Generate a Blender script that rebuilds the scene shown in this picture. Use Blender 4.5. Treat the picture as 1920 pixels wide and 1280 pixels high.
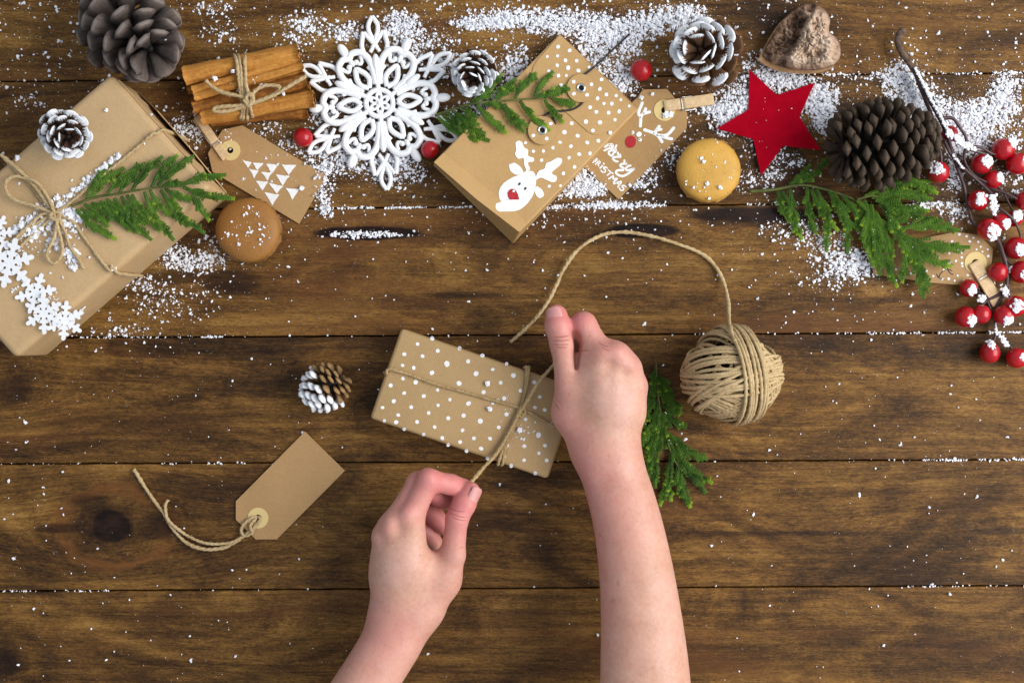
import bpy, bmesh, math, random
import numpy as np
from mathutils import Vector, Matrix, Quaternion
from mathutils.geometry import tessellate_polygon

# ------------------------------------------------------------------ camera, light, exposure
scene = bpy.context.scene
for o in list(bpy.data.objects):
    bpy.data.objects.remove(o)
H = 1.0            # camera height above the table (m)
S = 0.0004         # metres per photograph pixel on the table top
mm = 0.001
cam_data = bpy.data.cameras.new('camera')
cam_data.sensor_width = 36.0
cam_data.lens = 36.0 * H / (1920 * S)
cam_data.clip_start = 0.05
cam_data.clip_end = 20.0
cam = bpy.data.objects.new('camera', cam_data)
cam.location = (0, 0, H)
scene.collection.objects.link(cam)
scene.camera = cam

world = bpy.data.worlds.new('World')
scene.world = world
world.use_nodes = True
wb = world.node_tree.nodes['Background']
wb.inputs['Color'].default_value = (0.80, 0.88, 1.0, 1)
wb.inputs['Strength'].default_value = 0.60

def area_light(name, loc, target, size, size_y, power, color):
    d = bpy.data.lights.new(name, 'AREA')
    d.shape = 'RECTANGLE'
    d.size = size
    d.size_y = size_y
    d.energy = power
    d.color = color
    o = bpy.data.objects.new(name, d)
    o.location = loc
    v = Vector(target) - Vector(loc)
    o.rotation_euler = v.to_track_quat('-Z', 'Y').to_euler()
    scene.collection.objects.link(o)
    return o
area_light('window_light', (1.66, 0.02, 1.36), (0.0, 0.0, 0.0), 1.9, 1.7, 74, (1.0, 0.965, 0.925))

scene.render.engine = 'CYCLES'
scene.cycles.use_denoising = True
scene.cycles.max_bounces = 4
scene.cycles.use_adaptive_sampling = True
scene.cycles.adaptive_threshold = 0.03
scene.view_settings.view_transform = 'Standard'
scene.view_settings.look = 'None'
scene.view_settings.gamma = 1.0
scene.view_settings.exposure = 0.0
scene.view_settings.use_curve_mapping = False

# ------------------------------------------------------------------ geometry helpers
COL = scene.collection
rng = random.Random(7)

def P(px, py, z=0.0):
    """photograph pixel + real height (m) -> point in the place"""
    k = (H - z) / H * S
    return Vector(((px - 960) * k, (640 - py) * k, z))

def crop(ox, oy, s):
    return lambda x, y: (ox + x / s, oy + y / s)

class MB:
    def __init__(self):
        self.v = []; self.f = []; self.a = []
    def add(self, vs, fs, att=None):
        n = len(self.v)
        self.v.extend([tuple(p) for p in vs])
        self.f.extend([tuple(i + n for i in f) for f in fs])
        if att is None:
            self.a.extend([0.0] * len(vs))
        elif isinstance(att, (int, float)):
            self.a.extend([float(att)] * len(vs))
        else:
            self.a.extend(att)
        return self
    def build(self, name, material, parent=None, smooth=True, att=None, origin=None):
        v = np.array(self.v, dtype=float).reshape(-1, 3)
        if parent is not None:
            off = WLOC[parent.name]
        elif origin is not None:
            off = np.array(origin, dtype=float)
        else:
            off = np.array([(v[:, 0].min() + v[:, 0].max()) / 2, (v[:, 1].min() + v[:, 1].max()) / 2, v[:, 2].min()])
        me = bpy.data.meshes.new(name)
        me.from_pydata((v - off).tolist(), [], self.f)
        if att:
            a = me.attributes.new(att, 'FLOAT', 'POINT')
            a.data.foreach_set('value', np.array(self.a, dtype=np.float32))
        if smooth:
            me.polygons.foreach_set('use_smooth', [True] * len(me.polygons))
        me.update()
        if material:
            me.materials.append(material)
        o = bpy.data.objects.new(name, me)
        COL.objects.link(o)
        if parent is not None:
            o.parent = parent
            WLOC[o.name] = off
        else:
            o.location = off
            WLOC[o.name] = off
        return o

WLOC = {}

def empty(name, loc, label, cat, group=None):
    o = bpy.data.objects.new(name, None)
    o.empty_display_size = 0.01
    o.location = loc
    COL.objects.link(o)
    WLOC[o.name] = np.array(loc, dtype=float)
    tag(o, label, cat, group)
    return o

def tag(o, label=None, cat=None, group=None, kind=None):
    if label: o['label'] = label
    if cat: o['category'] = cat
    if group: o['group'] = group
    if kind: o['kind'] = kind
    return o

def spline(pts, step):
    """Catmull-Rom through pts, resampled to about `step` spacing"""
    p = np.array([tuple(q) for q in pts], dtype=float)
    if len(p) == 2:
        n = max(2, int(np.linalg.norm(p[1] - p[0]) / step) + 1)
        return p[0] + np.linspace(0, 1, n)[:, None] * (p[1] - p[0])
    q = np.vstack([2 * p[0] - p[1], p, 2 * p[-1] - p[-2]])
    out = []
    for i in range(1, len(q) - 2):
        t = np.linspace(0, 1, 16, endpoint=False)[:, None]
        a, b, c, d = q[i - 1], q[i], q[i + 1], q[i + 2]
        out.append(0.5 * (2 * b + (c - a) * t + (2 * a - 5 * b + 4 * c - d) * t ** 2 + (3 * b - a - 3 * c + d) * t ** 3))
    out.append(p[-1:])
    out = np.vstack(out)
    L = np.concatenate([[0], np.cumsum(np.linalg.norm(np.diff(out, axis=0), axis=1))])
    n = max(3, int(L[-1] / step) + 1)
    s = np.linspace(0, L[-1], n)
    return np.stack([np.interp(s, L, out[:, k]) for k in range(3)], axis=1)

def frames(p, closed=False):
    t = np.gradient(p, axis=0)
    if closed:
        t = np.roll(p, -1, 0) - np.roll(p, 1, 0)
    t /= np.linalg.norm(t, axis=1)[:, None] + 1e-12
    n = np.zeros_like(p)
    ref = np.array([0, 0, 1.0])
    if abs(t[0] @ ref) > 0.9:
        ref = np.array([1.0, 0, 0])
    cur = ref - (ref @ t[0]) * t[0]
    cur /= np.linalg.norm(cur)
    for i in range(len(p)):
        cur = cur - (cur @ t[i]) * t[i]
        cur /= np.linalg.norm(cur) + 1e-12
        n[i] = cur
    b = np.cross(t, n)
    return t, n, b

def tube(mb, p, r, seg=8, closed=False, ply=0, pitch=0.004, flat=1.0, att=None):
    """sweep: r a number or an array; ply>0 gives a twisted rope section"""
    p = np.asarray(p, dtype=float)
    n = len(p)
    r = np.broadcast_to(np.asarray(r, dtype=float), (n,))
    t, nn, bb = frames(p, closed)
    th = np.linspace(0, 2 * np.pi, seg, endpoint=False)
    d = np.concatenate([[0], np.cumsum(np.linalg.norm(np.diff(p, axis=0), axis=1))])
    if ply:
        ang = th[None, :] + 0 * d[:, None]
        prof = 0.74 + 0.30 * np.abs(np.cos(ply / 2.0 * (ang - 2 * np.pi * d[:, None] / pitch)))
    else:
        prof = np.ones((n, seg))
    vs = p[:, None, :] + r[:, None, None] * prof[:, :, None] * (np.cos(th)[None, :, None] * bb[:, None, :] + flat * np.sin(th)[None, :, None] * nn[:, None, :])
    fs = []
    m = n if closed else n - 1
    for i in range(m):
        j = (i + 1) % n
        for k in range(seg):
            l = (k + 1) % seg
            fs.append((i * seg + k, i * seg + l, j * seg + l, j * seg + k))
    if not closed:
        fs.append(tuple(reversed(range(seg))))
        fs.append(tuple((n - 1) * seg + k for k in range(seg)))
    a = None
    if att is not None:
        a = np.repeat(np.broadcast_to(np.asarray(att, float), (n,)), seg).tolist()
    mb.add(vs.reshape(-1, 3), fs, a)
    return mb

def rope(name, pts, r, parent, material, fuzz=1.0, seed=0, pitch=None):
    """twisted jute twine with a few loose fibres"""
    rr = np.random.default_rng(seed + 11)
    p = spline(pts, max(r * 0.55, 0.0005))
    for wl, am in ((0.011, 0.00016), (0.0045, 0.00007)):      # kinks of a hand-laid string
        kk = max(4, int(len(p) * r * 0.55 / wl))
        dxy = np.stack([np.interp(np.arange(len(p)), np.linspace(0, len(p), kk), rr.normal(0, am, kk)) for _ in range(2)], 1)
        p[:, :2] += dxy
    rad = r * (1 + 0.13 * np.interp(np.arange(len(p)), np.linspace(0, len(p), max(4, len(p) // 6)), rr.normal(0, 1, max(4, len(p) // 6))))
    mb = MB()
    tube(mb, p, rad, 10, ply=2, pitch=pitch or r * 6.5)
    L = len(p) * r * 0.55
    for k in range(int(L / 0.004 * fuzz)):
        i = rr.integers(1, len(p) - 2)
        d = p[i + 1] - p[i]
        d /= np.linalg.norm(d) + 1e-9
        s = rr.normal(0, 1, 3); s[2] = abs(s[2]) * 0.5; s -= (s @ d) * d; s /= np.linalg.norm(s) + 1e-9
        l = rr.uniform(0.0012, 0.0045)
        a = p[i] + s * r * 0.7
        q = np.array([a, a + d * l * 0.6 + s * l * 0.22, a + d * l + s * l * rr.uniform(0.2, 0.75)])
        tube(mb, q, [0.00010, 0.00008, 0.00004], 3)
    return mb.build(name, material, parent)

def ellipsoid(mb, c, ax, nu=14, nv=9, jitter=0.0, r=None, att=None):
    """ax: three axis vectors (with lengths)"""
    c = np.array(c, float)
    A = [np.array(a, float) for a in ax]
    vs = [c + A[2]]
    for i in range(1, nv):
        ph = math.pi * i / nv
        for k in range(nu):
            t = 2 * math.pi * k / nu
            j = 1 + (r.uniform(-jitter, jitter) if r else 0)
            vs.append(c + j * (math.sin(ph) * (math.cos(t) * A[0] + math.sin(t) * A[1]) + math.cos(ph) * A[2]))
    vs.append(c - A[2])
    fs = []
    for k in range(nu):
        fs.append((0, 1 + k, 1 + (k + 1) % nu))
    for i in range(nv - 2):
        for k in range(nu):
            a = 1 + i * nu + k; b = 1 + i * nu + (k + 1) % nu
            fs.append((a, a + nu, b + nu, b))
    e = len(vs) - 1
    for k in range(nu):
        fs.append((e, 1 + (nv - 2) * nu + (k + 1) % nu, 1 + (nv - 2) * nu + k))
    mb.add(vs, fs, att)

def plate(mb, outline, zf, th, hole=None, att=None):
    """flat piece cut from sheet: outline in photo px, zf(px,py)-> underside height, thickness th"""
    outs = [list(outline)]
    if hole:
        outs.append(list(hole))
    flat = [q for o in outs for q in o]
    tris = tessellate_polygon([[Vector((x, -y, 0)) for x, y in o] for o in outs])
    n = len(flat)
    vs = [P(x, y, zf(x, y) + th) for x, y in flat] + [P(x, y, zf(x, y)) for x, y in flat]
    fs = []
    for t in tris:
        a, b, c = t
        nz = (vs[b] - vs[a]).cross(vs[c] - vs[a]).z
        if nz < 0:
            a, c = c, a
        fs.append((a, b, c))
        fs.append((c + n, b + n, a + n))
    k0 = 0
    for o in outs:
        m = len(o)
        for i in range(m):
            a, b = k0 + i, k0 + (i + 1) % m
            fs.append((a, b, b + n, a + n))
        k0 += m
    mb.add(vs, fs, att)

def circle(cx, cy, r, n=28, rx=None, rot=0):
    rx = rx or r
    out = []
    for i in range(n):
        a = 2 * math.pi * i / n
        x, y = rx * math.cos(a), r * math.sin(a)
        out.append((cx + x * math.cos(rot) - y * math.sin(rot), cy + x * math.sin(rot) + y * math.cos(rot)))
    return out

def wobble_circle(cx, cy, r, rr, n=14):
    e = rr.uniform(0.82, 1.2); rot = rr.uniform(0, 3.14)
    c = circle(cx, cy, r / math.sqrt(e), n, r * math.sqrt(e), rot)
    return [(x + rr.uniform(-.05, .05) * r, y + rr.uniform(-.05, .05) * r) for x, y in c]

def stroke(mb, pts, w, zf, th=0.00025):
    """brush stroke of paint: slightly domed strip, pts in photo px, w px (number or list)"""
    p3 = np.array([(x, y, 0) for x, y in pts], float)
    s = spline(p3, 1.2)[:, :2]
    n = len(s)
    ws = np.interp(np.linspace(0, 1, n), np.linspace(0, 1, len(np.atleast_1d(w))), np.atleast_1d(w)) / 2
    t = np.gradient(s, axis=0)
    t /= np.linalg.norm(t, axis=1)[:, None] + 1e-9
    # round ends
    k = 5
    pre = [s[0] - t[0] * ws[0] * math.cos(a) for a in np.linspace(0, math.pi / 2, k, endpoint=False)]
    prew = [max(0.05, ws[0] * math.sin(a)) for a in np.linspace(0, math.pi / 2, k, endpoint=False)]
    post = [s[-1] + t[-1] * ws[-1] * math.sin(a) for a in np.linspace(math.pi / 2 / k, math.pi / 2, k)]
    postw = [max(0.05, ws[-1] * math.cos(a)) for a in np.linspace(math.pi / 2 / k, math.pi / 2, k)]
    c = np.vstack([pre, s, post]); ww = np.concatenate([prew, ws, postw])
    tt = np.vstack([np.repeat(t[:1], k, 0), t, np.repeat(t[-1:], k, 0)])
    nr = np.stack([-tt[:, 1], tt[:, 0]], 1)
    vs = []
    for i in range(len(c)):
        for f, h in ((-1, 0), (-0.6, 1), (0.6, 1), (1, 0)):
            q = c[i] + nr[i] * ww[i] * f
            vs.append(P(q[0], q[1], zf(q[0], q[1]) + h * th))
    fs = []
    for i in range(len(c) - 1):
        for j in range(3):
            a = i * 4 + j
            fs.append((a, a + 1, a + 5, a + 4))
    mb.add(vs, fs)

def hull_box(bottom, top, bevel=0.003, seg=3, cuts=0):
    """rounded box from 4 bottom and 4 top points -> (verts, faces)"""
    bm = bmesh.new()
    b = [bm.verts.new(p) for p in bottom]
    t = [bm.verts.new(p) for p in top]
    bm.faces.new(b[::-1]); bm.faces.new(t)
    for i in range(4):
        j = (i + 1) % 4
        bm.faces.new((b[i], b[j], t[j], t[i]))
    bmesh.ops.recalc_face_normals(bm, faces=bm.faces)
    if cuts:
        bmesh.ops.subdivide_edges(bm, edges=bm.edges[:], cuts=cuts, use_grid_fill=True)
        sharp = [e for e in bm.edges if len(e.link_faces) == 2 and e.calc_face_angle(0) > 0.6]
    else:
        sharp = bm.edges[:]
    if bevel:
        bmesh.ops.bevel(bm, geom=sharp, offset=bevel, segments=seg, profile=0.5, affect='EDGES', clamp_overlap=True)
    bm.verts.index_update()
    vs = [v.co.copy() for v in bm.verts]
    fs = [[v.index for v in f.verts] for f in bm.faces]
    bm.free()
    return vs, fs

# ------------------------------------------------------------------ shader helpers
class E:
    """a socket with arithmetic"""
    def __init__(self, nt, s): self.nt, self.s = nt, s
    def _op(self, op, other=None, third=None, rev=False):
        n = self.nt.nodes.new('ShaderNodeMath'); n.operation = op
        ins = [self, other] if not rev else [other, self]
        if third is not None: ins.append(third)
        for i, x in enumerate(ins):
            if x is None: continue
            if isinstance(x, E): self.nt.links.new(x.s, n.inputs[i])
            else: n.inputs[i].default_value = x
        return E(self.nt, n.outputs[0])
    def __add__(a, b): return a._op('ADD', b)
    __radd__ = __add__
    def __sub__(a, b): return a._op('SUBTRACT', b)
    def __rsub__(a, b): return a._op('SUBTRACT', b, rev=True)
    def __mul__(a, b): return a._op('MULTIPLY', b)
    __rmul__ = __mul__
    def __truediv__(a, b): return a._op('DIVIDE', b)
    def sin(a): return a._op('SINE')
    def exp(a): return a._op('EXPONENT')
    def abs(a): return a._op('ABSOLUTE')
    def sqrt(a): return a._op('SQRT')
    def max(a, b): return a._op('MAXIMUM', b)
    def min(a, b): return a._op('MINIMUM', b)
    def pow(a, b): return a._op('POWER', b)
    def step(a, lo, hi):
        n = a.nt.nodes.new('ShaderNodeMapRange'); n.interpolation_type = 'SMOOTHSTEP'
        a.nt.links.new(a.s, n.inputs[0])
        n.inputs[1].default_value = lo; n.inputs[2].default_value = hi
        return E(a.nt, n.outputs[0])

class NT:
    def __init__(self, nt): self.nt = nt
    def n(self, t): return self.nt.nodes.new(t)
    def link(self, a, b): self.nt.links.new(a.s if isinstance(a, E) else a, b)
    def pos(self):
        g = self.n('ShaderNodeNewGeometry'); s = self.n('ShaderNodeSeparateXYZ')
        self.link(g.outputs['Position'], s.inputs[0])
        return [E(self.nt, s.outputs[i]) for i in range(3)]
    def obj(self):
        g = self.n('ShaderNodeTexCoord'); s = self.n('ShaderNodeSeparateXYZ')
        self.link(g.outputs['Object'], s.inputs[0])
        return [E(self.nt, s.outputs[i]) for i in range(3)]
    def vec(self, x, y, z=0.0):
        c = self.n('ShaderNodeCombineXYZ')
        for i, q in enumerate((x, y, z)):
            if isinstance(q, E): self.link(q, c.inputs[i])
            else: c.inputs[i].default_value = q
        return E(self.nt, c.outputs[0])
    def noise(self, v, scale=1.0, detail=3, rough=0.5, dist=0.0):
        t = self.n('ShaderNodeTexNoise')
        self.link(v, t.inputs['Vector'])
        t.inputs['Scale'].default_value = scale; t.inputs['Detail'].default_value = detail
        t.inputs['Roughness'].default_value = rough; t.inputs['Distortion'].default_value = dist
        return E(self.nt, t.outputs[0])
    def voronoi(self, v, scale=1.0):
        t = self.n('ShaderNodeTexVoronoi')
        self.link(v, t.inputs['Vector']); t.inputs['Scale'].default_value = scale
        return E(self.nt, t.outputs['Distance'])
    def ramp(self, f, stops):
        r = self.n('ShaderNodeValToRGB')
        self.link(f, r.inputs[0])
        el = r.color_ramp.elements
        while len(el) < len(stops): el.new(0.5)
        for e, (p, c) in zip(el, stops):
            e.position = p; e.color = (*c, 1)
        return E(self.nt, r.outputs[0])
    def mix(self, f, a, b, mode='MIX'):
        m = self.n('ShaderNodeMix'); m.data_type = 'RGBA'; m.blend_type = mode
        for x, i in ((f, 0), (a, 6), (b, 7)):
            if isinstance(x, E): self.link(x, m.inputs[i])
            elif i == 0: m.inputs[i].default_value = x
            else: m.inputs[i].default_value = (*x, 1)
        return E(self.nt, m.outputs[2])
    def attr(self, name, typ='GEOMETRY'):
        a = self.n('ShaderNodeAttribute'); a.attribute_name = name; a.attribute_type = typ
        return E(self.nt, a.outputs['Fac'])
    def rand(self):
        o = self.n('ShaderNodeObjectInfo')
        return E(self.nt, o.outputs['Random'])
    def bump(self, h, strength=0.5, dist=0.001):
        b = self.n('ShaderNodeBump')
        b.inputs['Strength'].default_value = strength; b.inputs['Distance'].default_value = dist
        self.link(h, b.inputs['Height'])
        return E(self.nt, b.outputs[0])

def material(name, fn, rough=0.6, spec=0.5):
    m = bpy.data.materials.new(name)
    m.use_nodes = True
    nt = m.node_tree
    b = nt.nodes['Principled BSDF']
    b.inputs['Roughness'].default_value = rough
    b.inputs['Specular IOR Level'].default_value = spec
    t = NT(nt)
    def setc(col=None, normal=None, rough=None):
        if col is not None:
            if isinstance(col, E): t.link(col, b.inputs['Base Color'])
            else: b.inputs['Base Color'].default_value = (*col, 1)
        if normal is not None: t.link(normal, b.inputs['Normal'])
        if rough is not None: t.link(rough, b.inputs['Roughness'])
    fn(t, setc, b)
    return m

# ------------------------------------------------------------------ materials
def px_x(px): return (px - 960) * S
def px_y(py): return (640 - py) * S

KNOTS = [  # px, py, rx, ry, pull : places where the grain parts round a knot
    (210, 985, 130, 85, 0.75), (1880, 1000, 240, 60, 0.55), (20, 735, 90, 60, 0.6), (0, 1245, 60, 50, 0.6),
    (1240, 250, 160, 60, 0.4), (560, 1165, 90, 30, 0.5), (1690, 520, 150, 60, 0.5), (1205, 432, 120, 35, 0.5), (690, 437, 160, 30, 0.5)]
DARKS = [  # px, py, rx, ry, softness : dark knot wood
    (690, 437, 98, 13, 0.35), (1205, 433, 66, 13, 0.35), (432, 528, 58, 24, 0.7), (330, 520, 70, 14, 0.9),
    (1425, 403, 120, 15, 0.55), (1690, 505, 90, 32, 1.1), (20, 735, 34, 30, 0.9), (0, 1248, 30, 34, 0.8),
    (208, 986, 37, 31, 0.28), (205, 983, 66, 48, 1.1), (285, 985, 40, 26, 1.0), (120, 990, 60, 9, 0.9), (170, 940, 40, 14, 1.0), (870, 553, 70, 6, 1.0), (1880, 995, 90, 7, 1.2), (1500, 1000, 220, 5, 1.3), (300, 985, 26, 22, .8)]

def m_wood(t, setc, b):
    x, y, z = t.pos()
    seed = t.attr('seed', 'OBJECT')
    yy = y
    for kx, ky, rx, ry, pull in KNOTS:
        dx = (x - px_x(kx)) / (rx * S); dy = (y - px_y(ky)) / (ry * S)
        w = (0.0 - (dx * dx + dy * dy)).exp()
        yy = yy - (y - px_y(ky)) * w * pull
    # slow wander of the grain
    wander = t.noise(t.vec(x * 3.0, y * 5.0, seed * 7.0), 1.0, 2, 0.5) - 0.5
    yy = yy + wander * 0.03
    bands = t.noise(t.vec(x * 2.2, yy * 42.0, seed * 13.0), 1.0, 4, 0.6, 0.4)
    fine = t.noise(t.vec(x * 14.0, yy * 330.0, seed * 3.0), 1.0, 4, 0.65)
    fibre = t.noise(t.vec(x * 70.0, yy * 1700.0, seed * 5.0), 1.0, 2, 0.6)
    blotch = t.noise(t.vec(x * 9.0, yy * 20.0, seed * 11.0), 1.0, 5, 0.62, 1.2)
    mott = t.noise(t.vec(x * 95.0 + yy * 120.0, yy * 330.0, seed * 2.0), 1.0, 5, 0.75, 0.6)
    speck = t.noise(t.vec(x * 420.0, yy * 1150.0, seed * 4.0), 1.0, 2, 0.6)
    flame = t.noise(t.vec(x * 26.0 - yy * 30, yy * 240.0 + x * 14, seed * 17.0), 1.0, 3, 0.6, 0.8)
    f = bands * 0.34 + blotch * 0.80 + fine * 0.22 + mott * 0.36 + flame * 0.08 + (fibre - 0.5) * 0.22 + (speck - 0.5) * 0.36 + seed * 0.012
    f = (f - 0.885) * 1.85 + 0.5
    base = t.ramp(f, [(0.0, (0.0100, 0.0054, 0.0026)), (0.24, (0.031, 0.0148, 0.0054)), (0.46, (0.077, 0.0355, 0.0100)),
                      (0.64, (0.143, 0.0675, 0.0165)), (0.82, (0.218, 0.109, 0.0260)), (1.0, (0.290, 0.158, 0.044))])
    # growth-ring lines seen as thin dark streaks
    rings = t.noise(t.vec(x * 1.6, yy * 120.0, seed * 23.0), 1.0, 3, 0.6, 0.3)
    streak = (1.0 - ((rings - 0.5) * 9.0).abs()).max(0.0).pow(2.0)
    base = t.mix(streak * 0.36, base, (0.014, 0.007, 0.0035))
    # reddish heartwood zones
    red = t.noise(t.vec(x * 4.0, yy * 26.0, seed * 29.0), 1.0, 3, 0.6).step(0.52, 0.72)
    base = t.mix(red * 0.55, base, (0.125, 0.048, 0.015))
    # pores: short dark dashes along the grain
    pore = t.noise(t.vec(x * 160.0, yy * 1900.0, seed), 1.0, 1, 0.5).step(0.60, 0.72)
    base = t.mix(pore * 0.55, base, (0.010, 0.0055, 0.003))
    # reddish ring round the big knot
    dx = (x - px_x(215)) / (110 * S); dy = (y - px_y(990)) / (78 * S)
    wob = t.noise(t.vec(x * 60.0, y * 60.0, 3.0), 1.0, 2, 0.5)
    d = (dx * dx + dy * dy).sqrt() + (wob - 0.5) * 0.5
    ring = (1.0 - ((d - 0.92) * 5.0).abs()).max(0.0)
    base = t.mix(ring * 0.7, base, (0.15, 0.058, 0.016))
    # dark knots with ragged edges
    rag = t.noise(t.vec(x * 45.0, y * 110.0, 1.7), 1.0, 3, 0.6)
    tot = None; core = None
    for kx, ky, rx, ry, soft in DARKS:
        dx = (x - px_x(kx)) / (rx * S); dy = (y - px_y(ky)) / (ry * S)
        d = (dx * dx + dy * dy).sqrt() + (rag - 0.5) * (0.35 + 0.4 * soft)
        w = 1.0 - d.step(1.0 - 0.45 * soft, 1.0 + 0.45 * soft)
        w = w * (1.0 - 0.25 * soft)
        tot = w if tot is None else tot.max(w)
        if soft < 0.6:
            core = w if core is None else core.max(w)
    base = t.mix(tot * 0.93, base, t.mix(rag.step(0.45, 0.7), (0.010, 0.0045, 0.0035), (0.026, 0.010, 0.0065)))
    base = t.mix(core * 0.8, base, t.mix(rag.step(0.44, 0.62), (0.0040, 0.0028, 0.0026), (0.017, 0.0078, 0.0062)))
    h = fine * 0.6 - core * 1.5 + fibre * 0.5 - pore * 0.8 - streak * 0.4
    setc(base, t.bump(h, 0.35, 0.00035), 0.40 + fine * 0.22 - tot * 0.15)
WOOD = material('stained_wood', m_wood, 0.5, 0.14)
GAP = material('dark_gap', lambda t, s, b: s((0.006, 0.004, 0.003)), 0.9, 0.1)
RESIN = material('dark_knot_core', lambda t, s, b: s(t.ramp(t.noise(t.vec(*t.pos()), 260, 5, 0.7), [(0.35, (0.005, 0.0035, 0.0025)), (0.5, (0.014, 0.008, 0.005)), (0.7, (0.045, 0.024, 0.012))])), 0.32, 0.4)

def kraft(name, col, ang=None, pitch=0.0016, amp=0.10, speck=0.5):
    def fn(t, setc, b):
        x, y, z = t.pos()
        n1 = t.noise(t.vec(x, y, z), 24, 3, 0.55)
        n2 = t.noise(t.vec(x, y, z), 620, 3, 0.7)
        n3 = t.noise(t.vec(x, y, z), 1500, 2, 0.6)
        f = n1 * 0.35 + n2 * speck * 0.7 + n3 * speck * 0.5
        mid = 0.175 + speck * 0.6
        c = [q for q in col]
        lo = (c[0] * 0.80, c[1] * 0.77, c[2] * 0.72); hi = (c[0] * 1.16, c[1] * 1.18, c[2] * 1.22)
        colr = t.ramp((f - mid) * 1.9 + 0.5, [(0.1, lo), (0.5, tuple(c)), (0.9, hi)])
        hgt = n2 * 0.5 + n1 * 6.0 + t.noise(t.vec(x, y, z), 70, 2, 0.5) * 2.0
        if ang is not None:
            u = x * math.cos(ang) + y * math.sin(ang)
            s = ((u + (n1 - 0.5) * 0.0006) * (2 * math.pi / pitch)).sin()
            colr = t.mix((s * 0.5 + 0.5) * amp * 2.2, colr, (c[0] * 0.62, c[1] * 0.58, c[2] * 0.52))
            hgt = hgt + s * 0.10
        setc(colr, t.bump(hgt, 0.30, 0.0006))
    return material(name, fn, 0.52, 0.34)
KRAFT_BIG = kraft('kraft_wrap_large', (0.515, 0.348, 0.176), math.radians(49.0), 0.0019, 0.09)
KRAFT_SMALL = kraft('kraft_wrap_small', (0.44, 0.288, 0.132), math.radians(-19.0), 0.0015, 0.13)
KRAFT_BAG = kraft('kraft_bag_paper', (0.43, 0.265, 0.104), None, speck=0.42)
KRAFT_TAG = kraft('kraft_card', (0.385, 0.230, 0.097), None, speck=0.7)
KRAFT_TAG2 = kraft('kraft_card_orange', (0.37, 0.218, 0.084), None, speck=0.5)
RING = material('cream_ring', lambda t, s, b: s((0.62, 0.47, 0.20)), 0.55, 0.3)
PALEWOOD = material('pale_birch', lambda t, s, b: s(t.ramp(t.noise(t.vec(t.pos()[0] * 1.0, t.pos()[1] * 1.0, t.pos()[2]), 260, 4, 0.6, 1.0), [(0.3, (0.50, 0.34, 0.18)), (0.7, (0.68, 0.50, 0.29))])), 0.6, 0.3)

def m_paint(t, setc, b):
    x, y, z = t.pos()
    n = t.noise(t.vec(x, y, z), 420, 3, 0.6)
    setc(t.ramp(n, [(0.3, (0.70, 0.70, 0.70)), (0.7, (0.86, 0.86, 0.86))]), t.bump(n, 0.4, 0.0003))
PAINT = material('white_paint', m_paint, 0.55, 0.4)
REDPAINT = material('red_paint', lambda t, s, b: s(t.ramp(t.noise(t.vec(*t.pos()), 300, 2), [(0.3, (0.30, 0.006, 0.012)), (0.7, (0.42, 0.010, 0.018))])), 0.5, 0.4)
BLACKPAINT = material('black_paint', lambda t, s, b: s((0.012, 0.012, 0.014)), 0.5, 0.4)
def m_paper(t, setc, b):
    n = t.noise(t.vec(*t.pos()), 500, 2)
    setc(t.ramp(n, [(0.3, (0.78, 0.79, 0.82)), (0.7, (0.86, 0.87, 0.89))]))
WHITEPAPER = material('white_paper', m_paper, 0.7, 0.2)

def m_twine(t, setc, b):
    x, y, z = t.pos()
    n = t.noise(t.vec(x, y, z), 900, 3, 0.7)
    n2 = t.noise(t.vec(x, y, z), 90, 2, 0.5)
    setc(t.ramp(n * 0.7 + n2 * 0.3, [(0.28, (0.24, 0.155, 0.068)), (0.5, (0.46, 0.335, 0.175)), (0.75, (0.64, 0.51, 0.31))]), t.bump(n, 0.6, 0.0004))
TWINE = material('jute_twine', m_twine, 0.85, 0.15)
def m_twine2(t, setc, b):
    x, y, z = t.pos()
    n = t.noise(t.vec(x, y, z), 900, 3, 0.7)
    setc(t.ramp(n, [(0.28, (0.20, 0.128, 0.054)), (0.5, (0.39, 0.27, 0.130)), (0.75, (0.54, 0.41, 0.225))]), t.bump(n, 0.6, 0.0004))
TWINE_DARK = material('jute_twine_brown', m_twine2, 0.85, 0.15)
CORD = material('black_cord', lambda t, s, b: s((0.012, 0.012, 0.014)), 0.55, 0.4)
METAL = material('steel', lambda t, s, b: s((0.62, 0.62, 0.60)), 0.25, 0.5)
METAL.node_tree.nodes['Principled BSDF'].inputs['Metallic'].default_value = 1.0
DARKHOLE = material('eyelet_dark', lambda t, s, b: s((0.008, 0.007, 0.006)), 0.8, 0.2)

def m_snow(t, setc, b):
    n = t.noise(t.vec(*t.pos()), 700, 3, 0.6)
    setc(t.ramp(n, [(0.3, (0.76, 0.775, 0.83)), (0.7, (0.88, 0.885, 0.92))]), t.bump(n, 0.5, 0.0004))
SNOW = material('artificial_snow', m_snow, 0.7, 0.3)
def m_glit(t, setc, b):
    x, y, z = t.pos()
    n = t.noise(t.vec(x, y, z), 1400, 2, 0.7)
    v = t.voronoi(t.vec(x, y, z), 1500)
    setc(t.ramp(n, [(0.3, (0.84, 0.85, 0.87)), (0.7, (0.94, 0.945, 0.955))]), t.bump(n + v * 0.8, 0.40, 0.0005), (0.46 - v * 0.45).max(0.12))
GLITTER = material('white_glitter', m_glit, 0.35, 0.6)

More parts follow.
